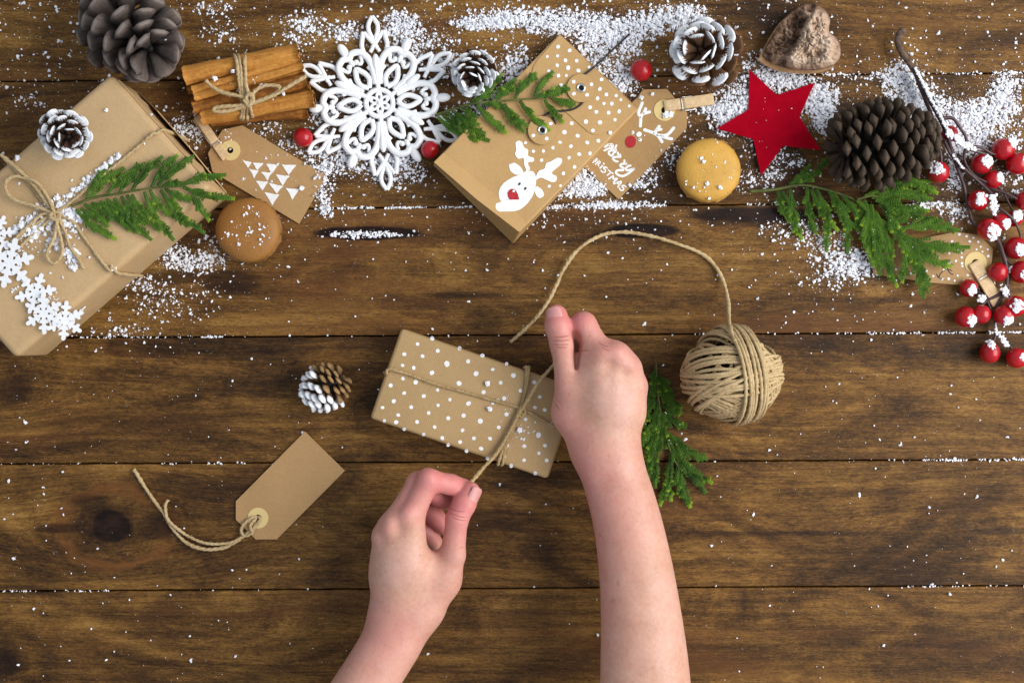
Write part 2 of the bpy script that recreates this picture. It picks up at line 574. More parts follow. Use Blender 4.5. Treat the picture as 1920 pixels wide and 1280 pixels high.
def m_berry(t, setc, b):
    x, y, z = t.pos()
    n = t.noise(t.vec(x, y, z), 130, 3, 0.5)
    setc(t.ramp(n + t.rand() * 0.12, [(0.3, (0.28, 0.0015, 0.006)), (0.8, (0.46, 0.003, 0.009))]), t.bump(n, 0.15, 0.0006))
    b.inputs['Coat Weight'].default_value = 0.35
    b.inputs['Coat Roughness'].default_value = 0.12
BERRY = material('red_lacquer_berry', m_berry, 0.34, 0.30)
def m_felt(t, setc, b):
    x, y, z = t.pos()
    n = t.noise(t.vec(x, y, z), 900, 4, 0.75, 1.5)
    n1 = t.noise(t.vec(x, y, z), 60, 3, 0.6)
    setc(t.ramp(n * 0.6 + n1 * 0.4, [(0.3, (0.25, 0.0012, 0.008)), (0.7, (0.42, 0.0025, 0.016))]), t.bump(n, 0.7, 0.0005))
    b.inputs['Sheen Weight'].default_value = 0.03
    b.inputs['Sheen Roughness'].default_value = 0.4
FELT = material('red_felt', m_felt, 0.95, 0.02)

def cone_mat(name, dark, light, paint_thr=None, edge=None):
    def fn(t, setc, b):
        tip = t.attr('tip')
        x, y, z = t.pos()
        n = t.noise(t.vec(x, y, z), 260, 4, 0.65)
        n2 = t.noise(t.vec(x, y, z), 900, 2, 0.6)
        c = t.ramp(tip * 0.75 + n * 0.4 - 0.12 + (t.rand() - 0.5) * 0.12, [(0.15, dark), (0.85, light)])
        ox_, oy_, oz_ = t.obj()
        ray = t.noise(t.vec(ox_ * 1.5, oy_ * 22.0, t.rand() * 30.0), 1.0, 3, 0.6)
        c = t.mix((ray - 0.42).step(0.0, 0.3) * 0.35, c, dark)
        if edge:
            c = t.mix(tip.step(0.93, 0.99), c, edge)
        if paint_thr is not None:
            paint = t.attr('paint', 'OBJECT')
            ox, oy, oz = t.obj()
            br = t.noise(t.vec(ox * 2.0, oy * 9.0, t.rand() * 40.0), 2.2, 3, 0.7)
            p = (tip + (br - 0.5) * 0.75 + paint).step(paint_thr - 0.02, paint_thr + 0.03)
            c = t.mix(p, c, t.ramp(n2, [(0.3, (0.66, 0.69, 0.74)), (0.7, (0.86, 0.88, 0.90))]))
        setc(c, t.bump(n + n2 * 0.4, 0.5, 0.0006))
    return material(name, fn, 0.7, 0.25)
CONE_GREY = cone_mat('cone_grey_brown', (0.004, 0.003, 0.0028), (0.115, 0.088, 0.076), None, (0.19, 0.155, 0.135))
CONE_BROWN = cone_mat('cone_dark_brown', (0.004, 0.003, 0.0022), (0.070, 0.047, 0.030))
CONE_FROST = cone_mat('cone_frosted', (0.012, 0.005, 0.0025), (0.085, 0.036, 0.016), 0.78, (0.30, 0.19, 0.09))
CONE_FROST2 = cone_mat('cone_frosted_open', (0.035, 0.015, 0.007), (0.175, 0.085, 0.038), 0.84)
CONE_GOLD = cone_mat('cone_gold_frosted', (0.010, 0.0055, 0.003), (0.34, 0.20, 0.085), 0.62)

def m_green(t, setc, b):
    tip = t.attr('tip')
    x, y, z = t.pos()
    n = t.noise(t.vec(x, y, z), 55, 3, 0.6)
    n2 = t.noise(t.vec(x, y, z), 700, 2, 0.6)
    c = t.ramp(n * 0.75 + n2 * 0.25 + t.attr('light', 'OBJECT'), [(0.26, (0.012, 0.038, 0.005)), (0.48, (0.036, 0.096, 0.009)), (0.74, (0.105, 0.200, 0.020))])
    c = t.mix(tip * 0.36, c, (0.150, 0.285, 0.026))
    c = t.mix((tip - (0.84 - (n - 0.5) * 0.6)).step(0.0, 0.16), c, (0.22, 0.34, 0.020))
    setc(c, t.bump(n2, 0.4, 0.0004))
GREEN = material('cypress_leaf', m_green, 0.58, 0.28)
STEM = material('cypress_stem', lambda t, s, b: s(t.ramp(t.noise(t.vec(*t.pos()), 200, 3), [(0.3, (0.040, 0.060, 0.012)), (0.7, (0.12, 0.13, 0.03))])), 0.6, 0.3)

def m_cinn(t, setc, b):
    x, y, z = t.pos()
    a = math.radians(12)
    u = x * math.cos(a) + y * math.sin(a); v = y * math.cos(a) - x * math.sin(a)
    n = t.noise(t.vec(u * 40, v * 420, z * 420), 1.0, 4, 0.65, 0.4)
    n2 = t.noise(t.vec(x, y, z), 380, 3, 0.6)
    r = t.attr('tone', 'OBJECT')
    c = t.ramp(n * 0.6 + n2 * 0.4 + r, [(0.30, (0.19, 0.066, 0.012)), (0.5, (0.40, 0.165, 0.030)), (0.72, (0.58, 0.28, 0.062))])
    setc(c, t.bump(n + n2 * 0.5, 0.4, 0.0006))
CINN = material('cinnamon_bark', m_cinn, 0.7, 0.2)

def macaron_mat(name, col):
    def fn(t, setc, b):
        x, y, z = t.pos()
        n = t.noise(t.vec(x, y, z), 45, 3, 0.55)
        n2 = t.noise(t.vec(x, y, z), 800, 3, 0.7)
        sp = t.noise(t.vec(x, y, z), 700, 1, 0.5).step(0.70, 0.76)
        c = t.ramp(n * 0.6 + n2 * 0.4, [(0.3, tuple(q * 0.82 for q in col)), (0.7, tuple(q * 1.15 for q in col))])
        c = t.mix(sp * 0.5, c, tuple(q * 0.35 for q in col))
        setc(c, t.bump(n2 + n * 1.5 - sp * 2.0, 0.55, 0.0006))
    return material(name, fn, 0.52, 0.34)
MAC_BROWN = macaron_mat('macaron_caramel', (0.295, 0.130, 0.028))
MAC_YEL = macaron_mat('macaron_yellow', (0.56, 0.31, 0.056))
MAC_FOOT = macaron_mat('macaron_foot', (0.24, 0.11, 0.034))
MAC_FOOT_Y = macaron_mat('macaron_foot_yellow', (0.40, 0.21, 0.05))
def m_bark(t, setc, b):
    x, y, z = t.pos()
    v = t.vec(x, y, z)
    n = t.noise(v, 75, 6, 0.68, 1.2)
    n2 = t.noise(v, 420, 4, 0.7)
    pit = t.noise(t.vec(x * 1.0 + y * .5, y * 1.6, z), 170, 3, 0.6, 1.5).step(0.56, 0.66)
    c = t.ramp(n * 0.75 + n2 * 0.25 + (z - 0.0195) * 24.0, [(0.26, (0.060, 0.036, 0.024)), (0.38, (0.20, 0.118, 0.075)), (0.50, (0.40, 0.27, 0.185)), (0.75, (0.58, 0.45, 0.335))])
    c = t.mix(pit * 0.35, c, (0.16, 0.065, 0.04))
    setc(c, t.bump(n * 1.2 + n2 * 0.5, 0.9, 0.002))
BARK = material('rough_bark', m_bark, 0.9, 0.15)
CUTWOOD = material('cut_wood', lambda t, s, b: s(t.ramp(t.noise(t.vec(*t.pos()), 300, 3), [(0.3, (0.26, 0.145, 0.066)), (0.7, (0.38, 0.225, 0.115))])), 0.7, 0.2)
def m_twig(t, setc, b):
    n = t.noise(t.vec(*t.pos()), 240, 3, 0.6)
    setc(t.ramp(n, [(0.3, (0.022, 0.009, 0.010)), (0.7, (0.085, 0.040, 0.040))]), t.bump(n, 0.4, 0.0006))
TWIG = material('dark_twig', m_twig, 0.42, 0.45)
TWIG_BROWN = material('brown_twig', lambda t, s, b: s(t.ramp(t.noise(t.vec(*t.pos()), 300, 4), [(0.3, (0.05, 0.030, 0.020)), (0.7, (0.17, 0.115, 0.082))])), 0.8, 0.2)
# ------------------------------------------------------------------ the table top
table = empty('table', (0, 0, 0), 'worn dark brown wooden table top of wide planks', 'table')
table['kind'] = 'structure'
del table['category']
SEAML = [-560, -322, -84, 153, 396, 633.5, 869.5, 1107.5, 1345, 1583, 1821]   # seam heights at the photo's left and right side
SEAMR = [-576, -338, -101, 137, 379, 623, 861.5, 1097.5, 1335, 1573, 1811]
seeds = [0.3, 1.7, 4.4, 2.0, 5.2, 0.9, 3.6, 1.2, 6.1, 2.7]
XL, XR = -700, 2620
def seam_y(i, x):
    return SEAML[i] + (SEAMR[i] - SEAML[i]) * x / 1920.0
for i in range(10):
    g = 1.15
    pts = [(XL, seam_y(i + 1, XL) - g), (XR, seam_y(i + 1, XR) - g), (XR, seam_y(i, XR) + g), (XL, seam_y(i, XL) + g)]
    dz = rng.uniform(-0.0002, 0.0)
    # long edges worn a little uneven, with rounded arrises and the odd chip
    ge = np.random.default_rng(300 + i); NS = 332
    xs = np.linspace(XL, XR, NS)
    def worn(k):
        a = np.interp(np.arange(NS), np.linspace(0, NS, 60), ge.normal(0, .28, 60)) + ge.normal(0, .10, NS)
        for c in ge.integers(0, NS, 9): a[max(0, c - 1):c + 2] += ge.uniform(.6, 1.8)
        return a
    wt, wb2 = worn(0), worn(1)
    vs = []
    for j in range(NS):
        yt = seam_y(i, xs[j]) + g + wt[j] * .5; yb = seam_y(i + 1, xs[j]) - g - wb2[j] * .5
        rt, rb = 1.7 + max(-.6, wt[j]), 1.7 + max(-.6, wb2[j])
        for yy_, zz_ in ((yt, -.020), (yt, -.0008), (yt + .45 * rt, -.00022), (yt + rt, 0), (yb - rb, 0), (yb - .45 * rb, -.00022), (yb, -.0008), (yb, -.020)):
            q = P(xs[j], yy_, 0); vs.append((q.x, q.y, zz_ + dz))
    fs = [(j * 8 + k, j * 8 + (k + 1) % 8, (j + 1) * 8 + (k + 1) % 8, (j + 1) * 8 + k) for j in range(NS - 1) for k in range(8)]
    fs += [tuple(range(8))[::-1], tuple((NS - 1) * 8 + k for k in range(8))]
    o = MB().add(vs, [f[::-1] for f in fs]).build('plank', WOOD, table, smooth=False)
    o['seed'] = seeds[i]
mb = MB(); 
mb.add([(-0.66, -0.46, -0.030), (0.66, -0.46, -0.030), (0.66, 0.46, -0.030), (-0.66, 0.46, -0.030), (-0.66, -0.46, -0.0205), (0.66, -0.46, -0.0205), (0.66, 0.46, -0.0205), (-0.66, 0.46, -0.0205)],
       [(3, 2, 1, 0), (4, 5, 6, 7), (0, 1, 5, 4), (1, 2, 6, 5), (2, 3, 7, 6), (3, 0, 4, 7)])
mb.build('underframe', GAP, table, smooth=False)
# ------------------------------------------------------------------ large gift on the left
ZB = 0.062
u = Vector((-0.755, 0.655)); w = Vector((0.66, 0.752))
A = Vector((207, 136)); B = A + w * 288; C = B + u * 489; D = A + u * 489
gift = empty('gift_box', P(150, 420, 0), 'large gift wrapped in ribbed kraft paper with twine bow and white paper snowflakes', 'gift')
top = [P(q.x, q.y, ZB) for q in (A, D, C, B)]
bot = [Vector((p.x, p.y, 0.0006)) for p in top]
v, f = hull_box(bot, top, 0.0050, 4)
MB().add(v, f).build('wrapping', KRAFT_BIG, gift)
At, Bt, Ct, Dt = top[0], top[3], top[2], top[1]
# folded end flaps on the short side
en = (Bt - At).normalized(); outw = Vector((en.y, -en.x, 0)); outw = outw if outw.x > 0 else -outw
def on_end(s, z, o): return At.lerp(Bt, s) * 1.0 + Vector((0, 0, z - ZB)) + outw * o
def slab(name, quad, normal, th, parent, mat):
    q = [Vector(p) for p in quad]
    n = len(q)
    vs = q + [p + normal * th for p in q]
    fs = [tuple(range(n))[::-1], tuple(range(n, 2 * n))] + [(i, (i + 1) % n, (i + 1) % n + n, i + n) for i in range(n)]
    return MB().add(vs, fs).build(name, mat, parent, smooth=False)
slab('end_flap', [on_end(0.06, 0.058, 0.0002), on_end(0.94, 0.058, 0.0002), on_end(0.74, 0.018, 0.0014), on_end(0.26, 0.018, 0.0014)], outw, 0.0007, gift, KRAFT_BIG)
slab('end_flap', [on_end(0.03, 0.004, 0.0002), on_end(0.97, 0.004, 0.0002), on_end(0.66, 0.044, 0.0052), on_end(0.34, 0.044, 0.0052)], outw, 0.0007, gift, KRAFT_BIG)
zb = crop(0, 280, 5.3333)
def R3(pts, dz=0.0016, z0=ZB):
    return [P(*zb(x, y), z0 + dz) for x, y in pts]
TR = 0.0013
sideAB = lambda s, z: on_end(s, z, 0.0016)
rope('twine_band', [P(20, 455, ZB + .0016), P(60, 425, ZB + .0016), P(103, 398, ZB + .003), P(131, 380, ZB + .0018), P(190, 332, ZB + .0016), P(250, 282, ZB + .0016), P(285, 252, ZB + .0020),
                    on_end(0.50, ZB + 0.001, -0.004), on_end(0.50, ZB - 0.003, 0.0012), on_end(0.51, ZB - 0.022, 0.0030), on_end(0.52, 0.004, 0.0048)], TR, gift, TWINE, seed=1)
bn = Vector((w.x, -w.y, 0)).normalized()
edge = lambda s, z, o: Bt.lerp(Ct, s) + Vector((0, 0, z - ZB)) + bn * o
rope('twine_band', R3([(40, 90), (250, 300), (460, 560), (545, 640), (690, 700), (760, 770), (850, 900), (950, 1030)]) +
     [P(205, 508, ZB + .0018), edge(0.487, ZB + .0010, -0.004), edge(0.488, ZB - .003, 0.0012), edge(0.485, ZB - .025, 0.0016), edge(0.48, 0.002, 0.0016)], TR, gift, TWINE, seed=2)
rope('bow_tail', [P(*zb(0, 55), ZB + .004)] + R3([(110, 140), (250, 262), (350, 370), (450, 500), (540, 640)], 0.0040), TR * 1.15, gift, TWINE, seed=3)
rope('bow_loop', R3([(540, 640), (400, 590), (300, 555), (180, 520), (90, 465), (52, 380), (75, 305), (150, 270), (240, 290)], 0.0050) + R3([(330, 310), (420, 390), (490, 500), (545, 640)], 0.0058), TR, gift, TWINE, seed=4)
rope('bow_loop', R3([(550, 650), (570, 720), (540, 880), (475, 1010), (470, 1080), (525, 1140), (590, 1100), (622, 1000), (600, 880), (575, 780), (555, 660)], 0.0048), TR, gift, TWINE, seed=5)
rope('bow_tail', R3([(575, 660), (650, 820), (700, 970), (780, 1080), (840, 1192)], 0.0030), TR, gift, TWINE, seed=6)
rope('bow_tail', R3([(540, 660), (430, 650), (300, 750), (160, 885)], 0.0034), TR, gift, TWINE, seed=7)
rope('bow_tail', R3([(545, 660), (510, 690), (350, 830), (200, 975)], 0.0024), TR, gift, TWINE, seed=8)
rope('knot', R3([(500, 640), (520, 690), (570, 700), (600, 660), (570, 630), (520, 640), (500, 670), (560, 690), (590, 640)], 0.0056), TR, gift, TWINE, seed=9)
# paper snowflake garland
HALF = [(6.2, 3.58), (10.0, 3.1), (13.0, 8.8), (16.2, 9.6), (17.4, 7.2), (17.6, 3.2), (21.0, 3.0), (24.0, 9.4), (27.6, 10.0), (28.8, 7.6), (29.0, 3.3), (31.5, 3.9), (35.5, 3.7), (38.0, 1.6)]
def paper_flake(c, ax, ay, nz, R, rot, parent):
    # six cut arms joined at a small hexagon
    k_ = R / 38.0; m = len(HALF)
    pts = []
    for k in range(6):
        a0 = rot + k * math.pi / 3; ca, sa = math.cos(a0), math.sin(a0)
        for r, h in HALF:
            for sg in (-1, 1):
                x, y = r * k_, sg * h * k_
                pts.append((x * ca - y * sa, x * sa + y * ca))
    n = len(pts)
    vs = [c + ax * x + ay * y + nz * 0.0006 for x, y in pts] + [c + ax * x + ay * y for x, y in pts]
    fs = []
    for k in range(6):
        b = k * m * 2
        for i in range(m - 1):
            a = b + i * 2
            fs += [(a, a + 2, a + 3, a + 1), (a + n, a + 1 + n, a + 3 + n, a + 2 + n), (a, a + n, a + 2 + n, a + 2), (a + 1, a + 3, a + 3 + n, a + 1 + n)]
        e = b + (m - 1) * 2
        fs.append((e, e + n, e + 1 + n, e + 1))
    hexa = []
    for k in range(6): hexa += [k * m * 2, k * m * 2 + 1]
    fs += [tuple(hexa), tuple(i + n for i in hexa[::-1])]
    return MB().add(vs, fs).build('paper_snowflake', WHITEPAPER, parent, smooth=False)
X3, Y3, Z3 = Vector((S, 0, 0)), Vector((0, S, 0)), Vector((0, 0, 1))
for px, py, R, rot, dz in ((18, 493, 45, 0.25, .0030), (67, 550, 37, 0.22, .0016), (82, 588, 36, 0.55, .0034), (122, 601, 35, 0.45, .0018), (-6, 438, 34, 0.1, .0018)):
    tilt = Vector((rng.uniform(-.05, .05), rng.uniform(-.05, .05), 1)).normalized()
    paper_flake(P(px, py, ZB + dz), (X3 - tilt * X3.dot(tilt)), (Y3 - tilt * Y3.dot(tilt)), tilt, R, rot, gift)
ed = (Ct - Bt).normalized()
for s, zz in ((0.755, ZB - 0.016),):
    paper_flake(edge(s, zz, 0.0008), ed * S, Vector((0, 0, S)), bn, 33, 0.3 + s, gift)

# ------------------------------------------------------------------ small dotted gift in the middle
ZG = 0.027
g0 = empty('gift_box', P(875, 757, 0), 'small gift in white dotted kraft paper held and tied by the hands', 'gift')
TL = Vector((752, 615)); BL = Vector((693, 784)); BR = Vector((1027, 898)); TRc = Vector((1086, 729))
top = [P(q.x, q.y, ZG) for q in (TL, BL, BR, TRc)]
bot = [Vector((p.x, p.y, 0.0005)) for p in top]
v, f = hull_box(bot, top, 0.0028, 3)
MB().add(v, f).build('wrapping', KRAFT_SMALL, g0)
gc = crop(540, 580, 3.42857)
GQ = [TL, BL, BR, TRc]
def zgift(a, b):      # top of the parcel, following its rounded edges
    d = 1e9
    for i in range(4):
        p, q = GQ[i], GQ[(i + 1) % 4]; e = (q - p).normalized()
        d = min(d, abs((a - p.x) * e.y - (b - p.y) * e.x) * S * (1 - ZG))
    k = 0.0028
    return ZG + 0.00003 - (k - math.sqrt(max(0.0, k * k - (k - d) ** 2)) if d < k else 0.0)
DOTS = [(833,222),(927,186),(963,266),(1103,249),(748,287),(865,300),(1022,349,17),(1158,333),(1250,296),(1405,349),(737,359),(808,375),(925,407,15),(1209,412,17),(1316,385),(1449,424,17),(739,444),(821,467,15),(660,488),(1100,475,16),(1367,470),(1583,468),(1495,522),(962,517),(1258,531),(747,537),(873,556),(1041,579),(1390,570),(1618,562),(680,589),(965,615),(1161,604,15),(1297,635),(1587,630),(1650,645),(608,630),(792,627),(904,664),(1129,681),(1405,674),(709,678),(1030,698),(1236,717,16),(1527,705),(830,722),(943,755),(1122,776),(1355,757),(1489,775,16),(1611,807,16),(1690,735),(748,768),(872,803),(992,825),(1107,851),(1195,827),(1299,829),(1241,893),(1409,873),(1519,878),(1652,874),(1613,923),(1388,943),(1517,968),(1662,969),(1030,869),(1148,908),(1435,1004),(1590,1052),(1282,957),(620,716),(695,724)]
rr = random.Random(3)
mb = MB()
for d in DOTS:
    x, y = gc(d[0], d[1]); r = (d[2] if len(d) > 2 else 12.5) * rr.uniform(0.88, 1.12) / 3.43
    plate(mb, wobble_circle(x, y, r, rr), zgift, 0.00012)
mb.build('painted_dots', PAINT, g0, smooth=False)
def G3(pts, dz=0.0014): return [P(*gc(x, y), ZG + dz) for x, y in pts]
TG = 0.00125
def side_pt(p, q, s, z, o):
    a, b = P(p.x, p.y, ZG), P(q.x, q.y, ZG); n = (b - a).normalized(); n = Vector((n.y, -n.x, 0))
    c = a.lerp(b, s)
    cc = P(890, 757, ZG)
    if n.dot(c - cc) < 0: n = -n
    return c + n * o + Vector((0, 0, z - ZG))
rope('twine_band', [side_pt(TL, BL, .50, .003, .0014), side_pt(TL, BL, .50, .021, .0014), side_pt(TL, BL, .50, ZG + .0006, -.0012)] + G3([(650, 382), (760, 412), (960, 482), (1250, 562), (1400, 606), (1500, 640), (1600, 690), (1720, 755)]) + [side_pt(TRc, BR, .42, ZG + .0006, -.0012), side_pt(TRc, BR, .42, .021, .0014), side_pt(TRc, BR, .42, .003, .0014)], TG * .9, g0, TWINE_DARK, seed=20)
for k, (dx, dd) in enumerate(((0, 0), (22, 0.0004))):
    rope('twine_band', [side_pt(TL, TRc, .69 + dx * .0006, .004, .0014), side_pt(TL, TRc, .69 + dx * .0006, .022, .0014)] + G3([(1533 + dx * .6, 372), (1530 + dx * .4, 470), (1515, 570), (1490, 650), (1440, 780), (1385 + dx * .6, 890), (1350 + dx * 1.4, 985)], .0014 + dd) + [side_pt(BL, BR, .725 + dx * .0007, ZG - .004, .0014), side_pt(BL, BR, .725 + dx * .0007, .004, .0014)], TG, g0, TWINE_DARK, seed=22 + k)
rope('knot', G3([(1520, 600), (1500, 630), (1480, 660), (1500, 690), (1525, 660), (1510, 620), (1490, 640), (1505, 670)], .0032), TG, g0, TWINE_DARK, seed=26)
# the two twine ends, pulled tight between the hands
rope('twine_end', [P(1044, 672, .050), P(1034, 688, .0455)] + [P(*gc(1600, 485), .0385), P(*gc(1530, 600), .0325), P(*gc(1500, 650), .0305)], TG * 1.1, g0, TWINE_DARK, seed=27)
rope('twine_end', G3([(1500, 640), (1430, 775), (1340, 925)], .0042) + [P(*gc(1260, 1015), .036), P(*gc(1190, 1095), .042), P(880, 908, .046)], TG * 1.15, g0, TWINE_DARK, seed=28)
rope('twine_end', G3([(1525, 600), (1455, 715), (1380, 860), (1330, 945)], .0030), TG, g0, TWINE_DARK, seed=29)

# ------------------------------------------------------------------ kraft bag with string closure
bc = crop(780, 40, 2.909)
bag = empty('paper_bag', P(*bc(650, 640), 0), 'kraft paper bag with a white painted reindeer and string tied button closure', 'paper bag')
def zbag(px, py):
    # thick at its folded bottom, thin at the flap end
    t = ((px - 887) * 0.664 + (380 - py) * 0.748) / 333.0
    t = min(1.12, max(-0.1, t))
    return 0.0275 - 0.0190 * t
def bp(x, y, dz=0.0):
    px, py = bc(x, y); return P(px, py, zbag(px, py) + dz)
topq = [bp(782, 70), bp(98, 768), bp(566, 1150), bp(1206, 486)]
b0 = [P(*bc(*q), 0.0004) for q in ((786, 72), (92, 784), (528, 1215), (1221, 481))]
gus = (topq[2] - topq[3]).normalized(); gn = Vector((gus.y, -gus.x, 0)); gn = gn if gn.x > 0 else -gn
v, f = hull_box(b0, topq, 0.0010, 2)
MB().add(v, f).build('body', KRAFT_BAG, bag, smooth=False)
def zfold(a, b):   # the turned-up bottom rises from its crease to the end of the bag
    q = ((b - 286.1) * 156.4 - (a - 832.2) * 135.8) / 207.0
    return zbag(a, b) + 0.0002 + 0.00016 * max(0.0, q)
def bplate(name, pts, dz, th, mat, parent, hole=None, smooth=False):
    mb = MB(); plate(mb, [bc(*p) for p in pts], (lambda a, b: zbag(a, b) + dz) if dz is not None else zfold, th, [bc(*p) for p in hole] if hole else None)
    return mb.build(name, mat, parent, smooth=smooth)
bplate('bottom_fold', [(152, 716), (98, 768), (330, 970), (562, 1148), (610, 1100), (380, 905)], None, 0.0006, KRAFT_BAG, bag)
bplate('flap', [(784, 76), (1000, 284), (1204, 484), (1062, 590), (1035, 608), (1000, 620), (970, 618), (940, 604), (820, 497), (700, 385), (662, 342), (641, 308), (634, 280), (640, 250), (664, 212), (720, 148)], 0.00015, 0.0006, KRAFT_BAG, bag)
rr = random.Random(5)
BD = [(775,140),(838,160),(716,193,8),(772,190,9),(815,214),(876,216,10),(770,241,10),(830,254,12),(725,272,9),(886,270),(777,297),(820,297,8),(945,252,9),(1012,318),(790,350),(1003,370),(1038,400),(990,421),(1092,406,9),(1068,450),(1117,428,8),(1025,449,9),(950,470),(983,495),(1050,499),(1108,492),(1163,463,8),(927,548,12),(1003,552,12),(1085,538,9),(965,596),(1060,608)]
BD2 = [(995,652),(934,662),(882,625,11),(810,605,12),(849,557),(765,525,8),(845,682,10),(785,660,9),(747,690,9),(695,708,9),(890,725),(835,745,9),(949,721,10),(865,795,10),(685,758,9),(640,709,9),(598,663,8),(727,900,9),(804,830,10),(788,897,7),(770,752,7),(1040,570,8)]
mb = MB()
for d in BD:
    r = (d[2] if len(d) > 2 else 10.5); plate(mb, [bc(*q) for q in wobble_circle(d[0], d[1], r, rr)], lambda a, b: zbag(a, b) + 0.00078, 0.00022)
for d in BD2:
    r = (d[2] if len(d) > 2 else 10.5); plate(mb, [bc(*q) for q in wobble_circle(d[0], d[1], r, rr)], lambda a, b: zbag(a, b) + 0.00002, 0.00022)
mb.build('painted_dots', PAINT, bag, smooth=False)
# painted reindeer head
def bsm(pts, step=5.0):
    q = spline([(x, y, 0) for x, y in pts + [pts[0]]], step)[:-1]
    return [(x, y) for x, y, _ in q]
deer = [[(602, 815), (640, 822), (655, 862), (645, 930), (612, 988), (562, 1028), (505, 1040), (462, 1045), (432, 1022), (432, 994), (455, 980), (452, 930), (474, 888), (520, 855), (570, 836)],
        [(506, 782), (538, 773), (572, 798), (584, 828), (548, 837), (516, 816)],
        [(660, 898), (688, 920), (697, 950), (675, 964), (655, 948), (647, 915)],
        [(604, 818), (622, 806), (611, 772), (640, 764), (641, 745), (612, 734), (611, 702), (590, 688), (578, 660), (560, 652), (543, 664), (546, 702), (540, 726), (560, 750), (585, 746), (590, 782)],
        [(657, 866), (682, 853), (738, 876), (764, 871), (766, 846), (741, 826), (788, 782), (796, 754), (772, 745), (736, 764), (710, 776), (700, 804), (672, 815), (655, 845)]]
mb = MB()
for k, d in enumerate(deer):
    plate(mb, [bc(*q) for q in bsm(d)], lambda a, b, k=k: zbag(a, b) + 0.00002 + max(0.0, zfold(a, b) - zbag(a, b) + 0.0004 if b > 374 else 0.0) + 0.00004 * k, 0.00030)
ped = mb.build('painted_reindeer', PAINT, bag, smooth=False)
mb = MB(); plate(mb, [bc(*q) for q in bsm([(500, 935), (515, 916), (540, 918), (558, 950), (562, 985), (548, 997), (525, 985), (505, 960)])], lambda a, b: zbag(a, b) + 0.0006, 0.00022)
MB_n = mb.build('painted_nose', REDPAINT, ped, smooth=False)
mb = MB()
for x, y in ((565, 887), (597, 912)):
    plate(mb, [bc(*q) for q in circle(x, y, 9, 12, 5.5, 0.5)], lambda a, b: zbag(a, b) + 0.0006, 0.00022)
mb.build('painted_eyes', BLACKPAINT, ped, smooth=False)
mb = MB(); plate(mb, [bc(*q) for q in circle(533, 926, 7, 12)], lambda a, b: zbag(a, b) + 0.0009, 0.0002)
mb.build('painted_glint', PAINT, ped, smooth=False)
for cx, cy, dots in ((900, 365, [(860, 330), (957, 345), (933, 402), (861, 396)]), (688, 595, [(660, 552), (640, 623), (713, 640), (735, 558)])):
    disc = bplate('button_disc', circle(cx, cy, 77, 40), 0.0017, 0.0009, KRAFT_BAG, bag)
    mb = MB()
    for x, y in dots:
        plate(mb, [bc(*q) for q in wobble_circle(x, y, 10, rr)], lambda a, b: zbag(a, b) + 0.00262, 0.0002)
    mb.build('painted_dots', PAINT, disc, smooth=False)
    px, py = bc(cx, cy); zc = zbag(px, py) + 0.0027
    mb = MB(); th = np.linspace(0, 2 * np.pi, 25)[:-1]; c = P(px, py, zc)
    tube(mb, np.stack([c.x + 0.0027 * np.cos(th), c.y + 0.0027 * np.sin(th), np.full(24, zc + 0.0002)], 1), 0.0009, 8, closed=True)
    eye = mb.build('eyelet', METAL, disc)
    mb = MB(); plate(mb, circle(px, py, 5.2, 20), lambda a, b: zc - 0.0001, 0.0002); mb.build('eyelet_hole', DARKHOLE, eye, smooth=False)
    mb = MB(); plate(mb, circle(px, py, 12, 20), lambda a, b: zbag(a, b) + 0.0001, 0.0016); mb.build('spacer', KRAFT_BAG, disc, smooth=False)
rope_pts = [bp(1165, 70, -0.001), bp(1090, 140, -.0015), bp(1010, 215, 0.002), bp(950, 268, .0022), bp(905, 300, .0016), bp(868, 335, .0015), bp(862, 380, .0015), bp(885, 412, .0015), bp(912, 430, .0016), bp(895, 458, .0016), bp(850, 482, .0014), bp(790, 490, .0013), bp(745, 492, .0013), bp(700, 515, .0013), bp(668, 560, .0013), bp(655, 600, .0014), bp(680, 632, .0014)]
mb = MB(); tube(mb, spline(rope_pts, 0.0008), 0.00075, 8); mb.build('closure_string', CORD, bag)
mb = MB(); tube(mb, spline([bp(745, 490, .002), bp(742, 515, .0016), bp(752, 540, .0014), bp(762, 562, .0013)], 0.0008), 0.00075, 8); mb.build('closure_string', CORD, bag)

